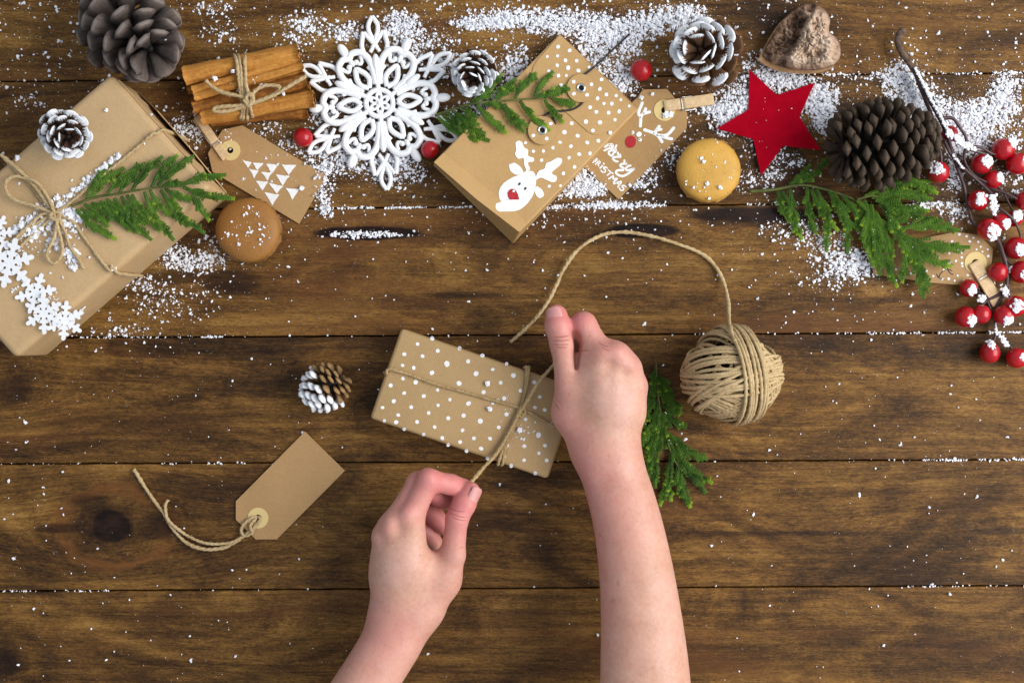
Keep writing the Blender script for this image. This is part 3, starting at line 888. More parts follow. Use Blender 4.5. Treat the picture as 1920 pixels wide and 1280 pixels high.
# ------------------------------------------------------------------ clothespins
def clothespin(jaw, tail, width, z0, label, twist=0.06, side=1):
    a = P(*jaw, z0); b = P(*tail, z0)
    X = (b - a); L = X.length; X.normalize(); Zv = Vector((0, 0, 1)); Yv = Zv.cross(X)
    o = empty('clothespin', (a + b) / 2 - Vector((0, 0, z0)), label, 'clothespin', 'miniature wooden clothespins')
    W = width * S
    def half(sgn, rot, shift):
        prof = [(0, 0.0002), (0, .0016), (.05, .0022), (.30, .0028), (.33, .0021), (.38, .0021), (.41, .0029), (.55, .0030), (.95, .0022), (1.0, .0018), (1.0, .0012), (.5, .0002)]
        R = Matrix.Rotation(rot, 3, 'Z')
        vs = []
        for yy in (-W / 2, W / 2):
            for q, h in prof:
                loc = R @ Vector(((q - 0.36) * L, yy + shift, 0)) 
                vs.append(a + X * (loc.x + 0.36 * L) + Yv * loc.y + Zv * (h * sgn))
        n = len(prof)
        fs = [tuple(range(n)), tuple(range(2 * n - 1, n - 1, -1))] + [(i, i + n, (i + 1) % n + n, (i + 1) % n) for i in range(n)]
        bm = bmesh.new(); bv = [bm.verts.new(p) for p in vs]
        for f in fs: bm.faces.new([bv[i] for i in f])
        bmesh.ops.recalc_face_normals(bm, faces=bm.faces)
        bmesh.ops.bevel(bm, geom=bm.edges[:], offset=0.0003, segments=2, affect='EDGES', clamp_overlap=True)
        bm.verts.index_update()
        m = MB().add([q.co.copy() for q in bm.verts], [[q.index for q in f.verts] for f in bm.faces]); bm.free()
        m.build('wooden_half', PALEWOOD, o, smooth=False)
    half(1, 0, 0); half(-1, twist, 0.0006 * side)
    pt = lambda x, y, z: a + X * (x * L) + Yv * (y * W) + Zv * z
    s = side
    wire = [pt(.62, s * .62, -.0026), pt(.45, s * .62, -.0012), pt(.355, s * .60, .0006), pt(.355, s * .52, .0026), pt(.355, 0, .0027), pt(.355, -s * .5, .0026), pt(.36, -s * .58, .0008), pt(.47, -s * .62, -.0012), pt(.60, -s * .62, -.0026)]
    mb = MB(); tube(mb, spline(wire, 0.0006), 0.00042, 6); mb.build('spring', METAL, o)
    mb = MB(); tube(mb, spline([pt(.36, s * .57, .0010), pt(.45, s * .62, .0018), pt(.58, s * .63, .0022), pt(.64, s * .60, .0010)], 0.0006), 0.0004, 6); mb.build('spring', METAL, o)
    return o

# ------------------------------------------------------------------ card tags
def card_tag(name, outline, zf, ringc, ringr, holer, label, mat, ring_th=0.00035):
    o = empty(name, P(sum(p[0] for p in outline) / len(outline), sum(p[1] for p in outline) / len(outline), 0), label, 'gift tag')
    mb = MB(); plate(mb, outline, zf, 0.0007, circle(ringc[0], ringc[1], holer, 20)); mb.build('card', mat, o, smooth=False)
    mb = MB(); plate(mb, circle(ringc[0], ringc[1], ringr, 36), lambda a, b: zf(a, b) + 0.00072, ring_th, circle(ringc[0], ringc[1], holer + 0.3, 20)); mb.build('reinforcing_ring', RING, o, smooth=False)
    return o
def tilted(p0, z0, p1, z1):
    d = Vector(p1) - Vector(p0); L2 = d.length_squared
    def zf(x, y):
        t = ((x - p0[0]) * d.x + (y - p0[1]) * d.y) / L2
        return z0 + (z1 - z0) * min(1.25, max(-.1, t))
    return zf
# tag with the painted fir of triangles
tc = crop(330, 60, 3.459)
zf1 = tilted(tc(355, 768), 0.0034, tc(890, 1090), 0.0006)
t1 = card_tag('gift_tag', [tc(*p) for p in ((300, 636), (430, 606), (978, 935), (800, 1245), (236, 906), (208, 786))], zf1, tc(352, 768), 19, 5.5, 'kraft gift tag painted with a fir tree of white triangles', KRAFT_TAG)
mb = MB()
for tr in (((428, 828), (490, 848), (468, 882)), ((498, 848), (565, 852), (528, 898)), ((472, 888), (535, 900), (508, 948)), ((585, 856), (667, 856), (620, 924)), ((553, 908), (619, 912), (592, 965)), ((518, 966), (598, 969), (560, 1030)), ((685, 860), (780, 863), (728, 930)), ((645, 924), (735, 934), (692, 995)), ((600, 980), (695, 998), (655, 1050)), ((575, 1040), (668, 1055), (624, 1125)), ((712, 1012), (800, 1018), (755, 1088))):
    c = (sum(q[0] for q in tr) / 3, sum(q[1] for q in tr) / 3)
    pts = []
    for i in range(3):
        a, b = tr[i], tr[(i + 1) % 3]
        for s in (0.04, 0.35, 0.65, 0.96):
            x = a[0] + (b[0] - a[0]) * s; y = a[1] + (b[1] - a[1]) * s
            k = -0.03 if s in (.35, .65) else 0.02
            pts.append((x + (x - c[0]) * k + rr.uniform(-2, 2), y + (y - c[1]) * k + rr.uniform(-2, 2)))
    plate(mb, [tc(*p) for p in pts], lambda a, b: zf1(a, b) + 0.00072, 0.0003)
mb.build('painted_triangles', PAINT, t1, smooth=False)
clothespin(tc(328, 822), tc(140, 545), 16, 0.0042, 'small clothespin on the triangle painted tag, beside the cinnamon bundle', side=1)
# Merry Christmas tag
mc = crop(1060, 130, 4.742)
zf2 = tilted(mc(882, 365), 0.0034, mc(300, 960), 0.0006)
t2 = card_tag('gift_tag', [mc(*p) for p in ((690, 182), (905, 176), (1085, 388), (1078, 526), (475, 1158), (70, 775), (630, 262))], zf2, mc(882, 365), 20, 6.0, 'kraft gift tag lettered Merry Christmas with painted antlers and red nose', KRAFT_TAG2)
mb = MB(); z2 = lambda a, b: zf2(a, b) + 0.00072
for pts, wd in (([(665, 505), (668, 430), (650, 388), (682, 300)], 6), ([(668, 428), (690, 398), (748, 380)], 5.5), ([(698, 392), (712, 352)], 6),
                ([(705, 540), (770, 562), (822, 592), (858, 645)], 6), ([(815, 588), (900, 585), (962, 522)], 6), ([(850, 592), (905, 612), (945, 620)], 6), ([(790, 566), (815, 535), (833, 508)], 6), ([(822, 540), (852, 535)], 5)):
    stroke(mb, [mc(*p) for p in pts], wd, z2)
lc = crop(1095, 260, 11.636)
LET = [  # Merry
    ([(455, 180), (540, 128), (575, 170)], 4.2), ([(440, 262), (545, 205), (610, 140)], 4.2), ([(545, 140), (600, 120), (625, 175), (560, 220)], 4.0),
    ([(700, 150), (675, 215), (690, 270), (640, 320), (600, 372), (545, 340), (535, 290), (590, 260), (650, 270)], 4.2), ([(590, 255), (650, 230), (690, 240)], 4.2),
    ([(735, 310), (740, 370), (800, 400), (720, 400), (640, 410), (630, 450), (680, 490), (730, 500)], 4.2), ([(740, 360), (790, 350)], 3.6),
    ([(875, 480), (880, 530), (925, 555), (840, 550), (785, 575), (800, 610), (860, 645)], 4.2),
    ([(1010, 590), (960, 600), (915, 640), (910, 680), (950, 690), (1010, 680), (1085, 658)], 4.2), ([(1085, 658), (960, 760), (850, 815), (760, 800), (700, 760), (700, 715), (750, 690), (850, 690)], 4.6),
    # (c)hristmas
    ([(270, 440), (195, 520)], 3.2), ([(215, 480), (250, 500), (285, 450)], 2.6),
    ([(250, 560), (320, 485)], 2.8), ([(315, 488), (350, 510), (330, 545), (285, 545)], 2.6), ([(290, 545), (318, 600)], 2.6),
    ([(345, 645), (395, 590)], 3.2), ([(424, 546), (428, 552)], 3.4),
    ([(500, 645), (455, 620), (420, 640), (465, 690), (450, 730), (400, 730), (370, 700)], 3.0),
    ([(530, 690), (630, 770)], 2.8), ([(585, 735), (505, 800)], 2.8),
    ([(540, 875), (640, 815), (630, 880), (725, 870), (640, 950)], 3.2), ([(650, 985), (810, 935), (735, 1055)], 3.0), ([(700, 965), (765, 1000)], 2.8),
    ([(915, 1050), (865, 1025), (820, 1040), (860, 1085), (850, 1125), (800, 1125), (770, 1085)], 3.0)]
for pts, wd in LET:
    stroke(mb, [lc(*p) for p in pts], wd, z2)
for x, y, r in ((600, 562, 15), (655, 578, 24), (665, 627, 16)):
    plate(mb, [mc(*q) for q in wobble_circle(x, y, r, rr)], z2, 0.0004)
mb.build('white_lettering', PAINT, t2, smooth=False)
mb = MB(); plate(mb, [mc(*q) for q in circle(580, 645, 55, 26, 48, 0.2)], z2, 0.0003); mb.build('painted_nose', REDPAINT, t2, smooth=False)
mb = MB()
for x, y in ((594, 562), (660, 624)): plate(mb, [mc(*q) for q in circle(x, y, 5, 8)], lambda a, b: z2(a, b) + 0.00042, 0.0002)
mb.build('painted_eyes', BLACKPAINT, t2, smooth=False)
clothespin(mc(876, 332), mc(1318, 268), 20.5, 0.0042, 'small clothespin on the Merry Christmas tag, by the red star', side=-1)
# dotted tag under the sprig on the right
dc = crop(1620, 400, 4.0)
zf3 = tilted(dc(840, 375), 0.0034, dc(100, 360), 0.0010)
t3 = card_tag('gift_tag', [dc(*p) for p in ((72, 270), (380, 200), (680, 140), (860, 160), (968, 266), (945, 520), (850, 546), (500, 520), (70, 456))], zf3, dc(838, 372), 21, 7.0, 'white dotted kraft gift tag partly covered by the cypress sprig tips', KRAFT_TAG2)
z3 = lambda a, b: zf3(a, b) + 0.00072
mb = MB()
for x, y in ((715,158),(770,172),(820,183),(857,214),(793,210),(730,262),(844,271),(875,250),(928,270),(888,287),(700,270),(805,322),(738,291),(733,330),(690,357),(932,320),(735,375),(738,396),(703,467),(635,490),(778,463),(680,505),(748,505),(750,522),(795,500),(803,540),(590,495),(640,300),(660,210),(560,330),(520,470),(470,430),(600,420),(420,480),(350,450),(300,300),(240,420),(180,330),(120,410),(640,370)):
    plate(mb, [dc(*q) for q in wobble_circle(x, y, rr.uniform(7.5, 11), rr, 10)], z3, 0.0002)
mb.build('painted_dots', PAINT, t3, smooth=False)
mb = MB()
for pts in ([(470, 350), (540, 375), (600, 405), (660, 430)], [(600, 405), (640, 380), (668, 385)], [(540, 375), (590, 370), (625, 345)], [(600, 500), (560, 480), (545, 455)], [(560, 480), (580, 445), (610, 425)], [(620, 412), (650, 450), (668, 458)], [(440, 330), (500, 340), (530, 330)]):
    stroke(mb, [dc(*p) for p in pts], 1.6, z3)
mb.build('printed_twigs', BLACKPAINT, t3, smooth=False)
clothespin(dc(818, 368), dc(1000, 684), 22, 0.0042, 'small clothespin on the white dotted tag, by the snowy berries', side=1, twist=0.09)
# blank tag with twine
kc = crop(200, 660, 3.2)
zf4 = lambda a, b: 0.0012
t4 = card_tag('gift_tag', [kc(*p) for p in ((775, 893), (1190, 475), (1430, 710), (1020, 1122), (895, 1122), (775, 1003))], zf4, kc(908, 994), 19.5, 6.5, 'blank plain kraft gift tag with twine looped through its ring', KRAFT_TAG)
K3 = lambda pts, z: [P(*kc(x, y), z) for x, y in pts]
rope('twine', K3([(163, 702), (255, 848), (340, 962), (400, 1062), (480, 1142), (560, 1176), (650, 1180), (740, 1155), (830, 1098), (885, 1048)], .0022) + K3([(920, 1000)], .0036) + K3([(910, 985)], .0016), 0.00140, t4, TWINE, seed=40)
rope('twine', K3([(372, 885), (352, 920), (366, 1000), (440, 1072), (540, 1128), (650, 1150), (740, 1142), (835, 1098), (875, 1080)], .0040) + K3([(862, 1040)], .0044) + K3([(905, 990)], .0016), 0.00120, t4, TWINE, seed=41)
rope('twine', K3([(902, 985)], .0016) + K3([(870, 992), (825, 1030), (806, 1070), (822, 1100), (858, 1098)], .0036), 0.00120, t4, TWINE, seed=42)

# ------------------------------------------------------------------ macarons
def macaron(cx, cy, r, label, top_m, foot_m, seed, tilt=(0, 0)):
    R = r * S * 0.985
    c = P(cx, cy, 0.010); c.z = 0
    o = empty('macaron', c, label, 'macaron')
    o.rotation_euler = (tilt[0], tilt[1], 0)
    g = np.random.default_rng(seed)
    def lathe(name, prof, mat, ruf=0.0, n=56):
        mb = MB(); vs = []
        ph = g.uniform(0, 6.28, 6)
        for (pr, pz, rf) in prof:
            for k in range(n):
                a = 2 * math.pi * k / n
                e = 1 + 0.006 * math.sin(2 * a + ph[0]) + 0.005 * math.sin(3 * a + ph[1])
                e += rf * g.normal(0, 1)
                vs.append((c.x + R * pr * e * math.cos(a), c.y + R * pr * e * math.sin(a), pz + rf * 0.02 * g.normal(0, 1)))
        m = len(prof)
        fs = [(i * n + k, i * n + (k + 1) % n, (i + 1) * n + (k + 1) % n, (i + 1) * n + k) for i in range(m - 1) for k in range(n)]
        fs.append(tuple(range(n))[::-1]); fs.append(tuple((m - 1) * n + k for k in range(n)))
        mb.add(vs, fs); return mb.build(name, mat, o)
    dome = [(math.cos(t) ** 0.62 if t < 1.569 else 0.02, 0.0133 + 0.0075 * math.sin(t), 0) for t in np.linspace(0, 1.57, 12)]
    dome[-1] = (0.03, dome[-1][1], 0)
    lathe('top_shell', [(0.90, 0.0122, 0), (0.985, 0.0126, 0)] + dome, top_m)
    lathe('foot', [(0.90, 0.0102, 0), (0.985, 0.0104, .018), (1.028, 0.0113, .024), (1.0, 0.0122, .018), (0.95, 0.0128, 0)], foot_m)
    lathe('filling', [(0.88, 0.0074, 0), (0.955, 0.0080, .008), (0.955, 0.0100, .008), (0.88, 0.0106, 0)], foot_m)
    lathe('foot', [(0.90, 0.0050, 0), (0.99, 0.0056, .018), (1.01, 0.0066, .02), (0.97, 0.0076, .018), (0.92, 0.0080, 0)], foot_m)
    lathe('bottom_shell', [(0.5, 0.0003, 0), (0.85, 0.0008, 0), (0.97, 0.0032, 0), (0.99, 0.0054, 0), (0.9, 0.0058, 0)], top_m)
    return o
macaron(467, 432, 60, 'caramel brown macaron beside the triangle painted tag', MAC_BROWN, MAC_FOOT, 1)
macaron(1328, 320, 59, 'yellow macaron between the Merry Christmas tag and red star', MAC_YEL, MAC_FOOT_Y, 2)

# ------------------------------------------------------------------ felt star
sc = crop(1220, 0, 3.765)
star = [(697, 492), (890, 672), (1158, 585), (1050, 825), (1202, 1062), (935, 1030), (780, 1242), (725, 985), (465, 908), (690, 775)]
def zstar(x, y): return 0.0016 + 0.0035 * max(0, min(1, (x - 1440) / 120.0)) * max(0, min(1, (y - 150) / 100.0))
bm = bmesh.new()
dense = []
for i in range(10):
    a, b = star[i], star[(i + 1) % 10]
    for s in np.linspace(0, 1, 14)[:-1]: dense.append((a[0] + (b[0] - a[0]) * s + rr.uniform(-1, 1), a[1] + (b[1] - a[1]) * s + rr.uniform(-1, 1)))
bm.free()
mb = MB(); plate(mb, [sc(*p) for p in dense], zstar, 0.0026)
tag(mb.build('felt_star', FELT, smooth=False), 'red felt five pointed star on the artificial snow', 'star')

# ------------------------------------------------------------------ heart of wood with bark on top
from mathutils import noise as mnoise
heart = [(780, 400), (812, 330), (850, 258), (905, 172), (955, 115), (1010, 68), (1080, 28), (1130, 24), (1175, 35), (1225, 60), (1255, 100), (1270, 145), (1262, 205), (1275, 238), (1308, 258), (1335, 300), (1348, 350), (1342, 405), (1312, 452), (1268, 478), (1200, 494), (1120, 500), (1030, 496), (950, 485), (890, 468), (830, 438)]
hh = [sc(x, y) for x, y in [(p[0], p[1]) for p in spline([(x, y, 0) for x, y in heart + [heart[0]]], 9)[:-1]]]
ho = empty('heart_ornament', P(1507, 72, 0), 'heart shaped wood slice with rough pinkish brown bark on top', 'heart ornament')
mb = MB(); plate(mb, [(x - (x - 960) * .012, y - (y - 640) * .012) for x, y in hh], lambda a, b: 0.0004, 0.0105); mb.build('wood_slice', CUTWOOD, ho, smooth=False)
cx, cy = sc(1105, 285)
mb = MB(); n = len(hh); K = 32; vs = []
for k in range(K + 1):
    s = 1.0 - k / K
    for (x, y) in hh:
        px, py = cx + (x - cx) * s, cy + (y - cy) * s
        q = Vector((px * 0.045, py * 0.045, 0.3))
        edgef = min(1.0, (1 - s) / 0.28)
        n1 = mnoise.fractal(q, 0.9, 2.1, 4); n2 = mnoise.ridged_multi_fractal(q * 2.3, 0.8, 2.0, 5, 1.0, 2.0) if hasattr(mnoise, 'ridged_multi_fractal') else 0
        # a raised slab of bark on the lower right, a dark sunken band upper left
        slab_ = 1 / (1 + math.exp(-((px - cx) * 0.80 + (py - cy) * 0.42 + 16 + 14 * n1) / 2.2))
        n3 = mnoise.fractal(q * 6.0 + Vector((3, 1, 0)), 0.8, 2.1, 3); cr_ = abs(mnoise.noise(q * 2.6 + Vector((7, 2, 5))))
        hgt = 0.0112 + edgef ** 0.5 * (0.0040 + 0.0105 * slab_ + 0.0042 * n1 + 0.0014 * (n2 - 1.0) + 0.0009 * n3 - 0.0022 * max(0, 1 - cr_ * 7))
        if k == 0: hgt = 0.0085
        jit = 1.0 + (0.02 * n1 if k else -0.01)
        vs.append(P(cx + (px - cx) * jit, cy + (py - cy) * jit, max(0.0085, hgt)))
fs = [(k * n + i, k * n + (i + 1) % n, (k + 1) * n + (i + 1) % n, (k + 1) * n + i) for k in range(K) for i in range(n)]
fs = [f[::-1] for f in fs]
mb.add(vs, fs); mb.build('bark', BARK, ho, smooth=True)

# ------------------------------------------------------------------ cinnamon bundle
cin = empty('cinnamon_bundle', P(470, 160, 0), 'bundle of cinnamon sticks tied with twine beside the white snowflake', 'cinnamon')
def quill(a, b, za, zb_, r, tone, roll, seed, single=False):
    g = random.Random(seed)
    pa, pb = P(*tc(*a), za), P(*tc(*b), zb_)
    X = (pb - pa).normalized(); Yv = Vector((0, 0, 1)).cross(X).normalized(); Zv = X.cross(Yv)
    prof = []
    R = r * S / 3.459 * 1.0
    # double scroll, one curl from each edge of the bark
    t1_ = 0.16
    for k in range(26):
        a_ = math.radians(-250 + k * 17.0)
        q = R * (0.34 + 0.20 * k / 25)
        prof.append((-0.46 * R + q * math.cos(a_) , q * math.sin(a_)))
    p1 = prof
    p2 = [(-x, y) for x, y in reversed(p1)]
    line = p1 + p2
    if single:   # one closed roll whose outer edge overlaps itself
        line = [(R * (0.62 + 0.20 * k / 40) * math.cos(math.radians(200 - k * 15)), R * (0.62 + 0.20 * k / 40) * math.sin(math.radians(200 - k * 15))) for k in range(41)]
    line = [(x * 1.0, y) for x, y in line]
    th = 0.15 * R
    li = np.array(line); tg = np.gradient(li, axis=0); tg /= np.linalg.norm(tg, axis=1)[:, None] + 1e-9
    nr = np.stack([-tg[:, 1], tg[:, 0]], 1)
    loop = np.vstack([li + nr * th / 2, (li - nr * th / 2)[::-1]])
    m = len(loop); st = 16; vs = []
    cr, sr = math.cos(roll), math.sin(roll)
    for i in range(st + 1):
        s = i / st
        c = pa.lerp(pb, s)
        wob = 1 + 0.05 * math.sin(s * 9 + seed) + 0.03 * math.sin(s * 23 + seed * 2)
        bend = 0.0006 * math.sin(s * 3.1 + seed)
        for (x, y) in loop:
            x2, y2 = (x * cr - y * sr) * wob, (x * sr + y * cr) * wob
            e = (g.uniform(-.0006, .0006) if i in (0, st) else 0)
            vs.append(c + X * e + Yv * (x2 + bend) + Zv * y2)
    fs = [(i * m + k, i * m + (k + 1) % m, (i + 1) * m + (k + 1) % m, (i + 1) * m + k) for i in range(st) for k in range(m)]
    for base, fl in ((0, True), (st * m, False)):
        for k in range(m // 2 - 1):
            q = (base + k, base + k + 1, base + m - 2 - k, base + m - 1 - k)
            fs.append(q if fl else q[::-1])
    o = MB().add(vs, fs).build('cinnamon_stick', CINN, cin); o['tone'] = tone
    return o
sticks = [((62, 292), (796, 135), .0205, .0205, 70, 0.06, 0.2), ((116, 408), (814, 190), .0225, .0220, 50, 0.07, -0.1), ((150, 440), (822, 255), .0170, .0170, 44, 0.02, 0.9),
          ((116, 488), (848, 318), .0165, .0165, 62, -0.15, 0.5), ((168, 552), (895, 440), .0150, .0170, 62, 0.06, -0.2),
          ((230, 560), (858, 512), .0060, .0060, 62, -0.17, 0.4), ((80, 370), (815, 255), .0070, .0070, 50, -0.02, 0.1), ((110, 470), (868, 360), .0062, .0062, 46, 0.0, 0.6), ((70, 330), (800, 190), .0078, .0080, 56, -0.03, 0.3)]
for i, s in enumerate(sticks):
    quill(*s[:7], seed=i + 1, single=i in (0, 3, 4, 5, 6, 8))
ct = lambda pts, z: [P(*tc(x, y), z) for x, y in pts]
for k, dx in enumerate((0, 14, 34)):
    rope('twine_band', ct([(376 + dx * 2.0, 152)], .004) + ct([(380 + dx * 2, 160)], .022) + ct([(392 + dx * 1.6, 190), (404 + dx * 1.4, 260), (412 + dx, 330)], .0285) + ct([(425 + dx * .8, 420), (430 + dx, 480)], .0272) + ct([(425 + dx, 530), (420 + dx * 1.2, 560)], .0205) + ct([(418 + dx * 1.2, 574)], .004), 0.00135, cin, TWINE, seed=50 + k)
rope('twine_band', ct([(500, 552)], .006) + ct([(495, 540)], .0205) + ct([(478, 470), (470, 400), (455, 340), (452, 200)], .0290) + ct([(452, 150)], .022) + ct([(452, 142)], .004), 0.0013, cin, TWINE, seed=55)
rope('bow_tail', ct([(195, 318), (230, 355), (300, 392), (380, 410), (450, 430), (490, 455)], .0315), 0.0015, cin, TWINE, seed=56)
rope('bow_tail', ct([(470, 470), (560, 440), (650, 405), (720, 360), (845, 285)], .0315), 0.0015, cin, TWINE, seed=57)
rope('bow_loop', ct([(480, 450), (510, 385), (570, 352), (640, 350), (672, 365), (640, 400), (560, 445), (490, 465)], .0300), 0.0014, cin, TWINE, seed=58)
rope('bow_loop', ct([(470, 470), (400, 480), (320, 482), (250, 495), (252, 515), (330, 515), (420, 490), (480, 465)], .0318), 0.0014, cin, TWINE, seed=59)
rope('knot', ct([(440, 440), (470, 480), (500, 440), (480, 400), (455, 430), (480, 465), (492, 420), (460, 400)], .0330), 0.0015, cin, TWINE, seed=60)

# ------------------------------------------------------------------ white glitter snowflake
sn = empty('snowflake_ornament', P(712, 194, 0), 'large white glitter snowflake ornament with lacy scrolls', 'ornament')
C0 = (711.5, 193.5); A0 = math.radians(94.9)
def sp(r, off, ang, z=0.0042):
    # r along a spoke, off across it (photo px)
    a = A0 + ang
    x = C0[0] + r * math.cos(a) - off * math.sin(a); y = C0[1] - (r * math.sin(a) + off * math.cos(a))
    return P(x, y, z)
def spp(r, th, ang, z=0.0042): return sp(r * math.cos(th), r * math.sin(th), ang, z)
def bud(mb, r, ang, l, wd, z=0.0050, h=0.0026):
    a = A0 + ang
    d = Vector((math.cos(a), math.sin(a), 0)); q = Vector((-d.y, d.x, 0))
    ellipsoid(mb, sp(r, 0, ang, z), [d * l * S, q * wd * S, Vector((0, 0, h))], 14, 9)
for k in range(6):
    ang = k * math.pi / 3
    mb = MB()
    tube(mb, spline([sp(14, 0, ang), sp(40, 0, ang, .0050), sp(66, 0, ang, .0052)], .0012), [4.6 * S] * len(spline([sp(14, 0, ang), sp(40, 0, ang, .0050), sp(66, 0, ang, .0052)], .0012)), 10)
    bud(mb, 76, ang, 17, 7.0, .0056)
    for s in (-1, 1):
        tube(mb, spline([sp(46, 3 * s, ang), sp(60, 8 * s, ang), sp(70, 16 * s, ang)], .0012), 3.91 * S, 8)
        tube(mb, spline([sp(92, 20 * s, ang, .0036), sp(108, 24 * s, ang, .0036), sp(122, 22 * s, ang, .0036), sp(135, 19.5 * s, ang, .0036)], .0012), 4.52 * S, 8)
        tube(mb, spline([sp(104, -5 * s, ang, .0036), sp(118, 6 * s, ang, .0038), sp(134, 18 * s, ang, .0036)], .0012), 4.11 * S, 8)
        tube(mb, spline([sp(96, 9 * s, ang, .0036), sp(110, 1 * s, ang, .0038), sp(124, -4 * s, ang, .0038)], .0012), 3.69 * S, 8)
        tube(mb, spline([sp(122, 3 * s, ang, .0036), sp(136, 8.5 * s, ang, .0038), sp(149, 8.0 * s, ang, .0038), sp(163, 0, ang, .0036)], .0012), 4.31 * S, 8)
    mb.build('arm', GLITTER, sn)
    bt = ang + math.pi / 6
    mb = MB()
    q = [spp(36, -.43, bt), spp(60, -.42, bt), spp(84, -.37, bt, .0048), spp(101, -.25, bt, .0052), spp(106, -.10, bt, .0050), spp(101, 0, bt, .0048), spp(106, .10, bt, .0050), spp(101, .25, bt, .0052), spp(84, .37, bt, .0048), spp(60, .42, bt), spp(36, .43, bt)]
    tube(mb, spline(q, .0012), 6.42 * S, 10)
    bud(mb, 119, bt, 15, 8.5)
    bud(mb, 92, bt, 9, 5.0, .0044)
    for s in (-1, 1):
        a = A0 + bt
        ellipsoid(mb, sp(87, 8 * s, bt, .0042), [(5.5 * S, 0, 0), (0, 5.5 * S, 0), (0, 0, .0020)], 10, 7)
        tube(mb, spline([sp(84, 9 * s, bt, .0042), sp(80, 14 * s, bt, .0042), sp(86, 19 * s, bt, .0042), sp(93, 21 * s, bt, .0044)], .0012), 3.69 * S, 8)
    ell = [sp(r, o, bt, .0044) for r, o in ((34, 0), (46, 9.5), (58, 10), (68, 6), (77, 0), (68, -6), (58, -10), (46, -9.5), (34, 0))]
    tube(mb, spline(ell, .0012), 5.14 * S, 8)
    mb.build('scroll', GLITTER, sn)
mb = MB()
th = np.linspace(0, 2 * np.pi, 49)[:-1]; c = P(C0[0], C0[1], .0046)
tube(mb, np.stack([c.x + 25 * S * np.cos(th), c.y + 25 * S * np.sin(th), np.full(48, .0046)], 1), 5.0 * S, 10, closed=True)
for k in range(6):
    ang = k * math.pi / 3
    ell = [sp(r, o, ang, .0050) for r, o in ((3, 0), (10, 4.5), (18, 3), (23, 0), (18, -3), (10, -4.5), (3, 0))]
    tube(mb, spline(ell, .0010), 2.67 * S, 8)
bud(mb, 0, 0, 5, 5, .0052, .0022)
mb.build('center_rosette', GLITTER, sn)

# ------------------------------------------------------------------ loose red berries
def loose_berry(px, py, r, label):
    mb = MB(); R = r * S
    c = P(px, py, R); 
    ellipsoid(mb, c, [(R * 1.0, 0, 0), (0, R * .98, 0), (0, 0, R)], 28, 18)
    tag(mb.build('red_berry', BERRY), label, 'berry', 'loose red berries')
loose_berry(568, 258, 18.5, 'loose red berry between the triangle painted tag and white snowflake')
loose_berry(806, 281, 17.0, 'loose red berry between the white snowflake and kraft bag')
loose_berry(1202, 132, 20.5, 'loose red berry on the snow above the Merry Christmas tag')
# ------------------------------------------------------------------ pine cones
def scale_mesh(kind):
    """one cone scale, unit length along +X, Y across, +Z its upper face"""
    vs, tip, fs = [], [], []
    if kind == 'spoon':
        st = [(0.0, .11, .05, 0), (0.3, .15, .06, -.015), (0.55, .25, .075, -.015), (0.76, .345, .085, .02), (0.90, .315, .075, .06), (0.975, .20, .05, .085)]
        ring = [(1, 0), (.55, .8), (-.55, .8), (-1, 0), (-.55, -1), (.55, -1)]
        end = (1.0, 0, .095)
    elif kind == 'round':
        st = [(0.0, .12, .06, 0), (0.35, .19, .07, -.01), (0.62, .30, .085, 0.0), (0.80, .37, .10, .02), (0.92, .33, .085, .05), (0.98, .20, .05, .06)]
        ring = [(1, 0), (.55, 1), (-.55, 1), (-1, 0), (-.5, -.8), (.5, -.8)]
        end = (1.0, 0, .06)
    elif kind == 'paddle':
        st = [(0.0, .10, .04, 0), (0.3, .13, .05, -.01), (0.6, .23, .055, .0), (0.8, .31, .055, .05), (0.92, .27, .05, .11), (0.98, .15, .035, .14)]
        ring = [(1, .15), (.5, .7), (-.5, .7), (-1, .15), (-.55, -1), (.55, -1)]
        end = (1.0, 0, .15)
    else:  # diamond: thick scale ending in a four sided boss
        st = [(0.0, .12, .08, 0), (0.4, .16, .11, 0), (0.70, .25, .19, 0), (0.86, .30, .27, -.02), (0.93, .20, .17, -.04)]
        ring = [(1, 0), (.45, .62), (0, 1), (-.45, .62), (-1, 0), (-.4, -.7), (0, -1), (.4, -.7)]
        end = (1.0, 0, -.06)
    m = len(ring)
    for x, w_, h, z in st:
        for a, b in ring:
            vs.append((x, a * w_, z + b * h)); tip.append(x)
    for i in range(len(st) - 1):
        for k in range(m):
            fs.append((i * m + k, i * m + (k + 1) % m, (i + 1) * m + (k + 1) % m, (i + 1) * m + k))
    e = len(vs); vs.append(end); tip.append(1.0)
    for k in range(m): fs.append(((len(st) - 1) * m + k, (len(st) - 1) * m + (k + 1) % m, e))
    fs.append(tuple(range(m))[::-1])
    me = bpy.data.meshes.new('scale')
    me.from_pydata(vs, [], fs)
    a = me.attributes.new('tip', 'FLOAT', 'POINT'); a.data.foreach_set('value', np.array(tip, np.float32))
    me.polygons.foreach_set('use_smooth', [True] * len(me.polygons)); me.update()
    return me
SCALE_BASE = {k: scale_mesh(k) for k in ('spoon', 'round', 'paddle', 'diamond')}

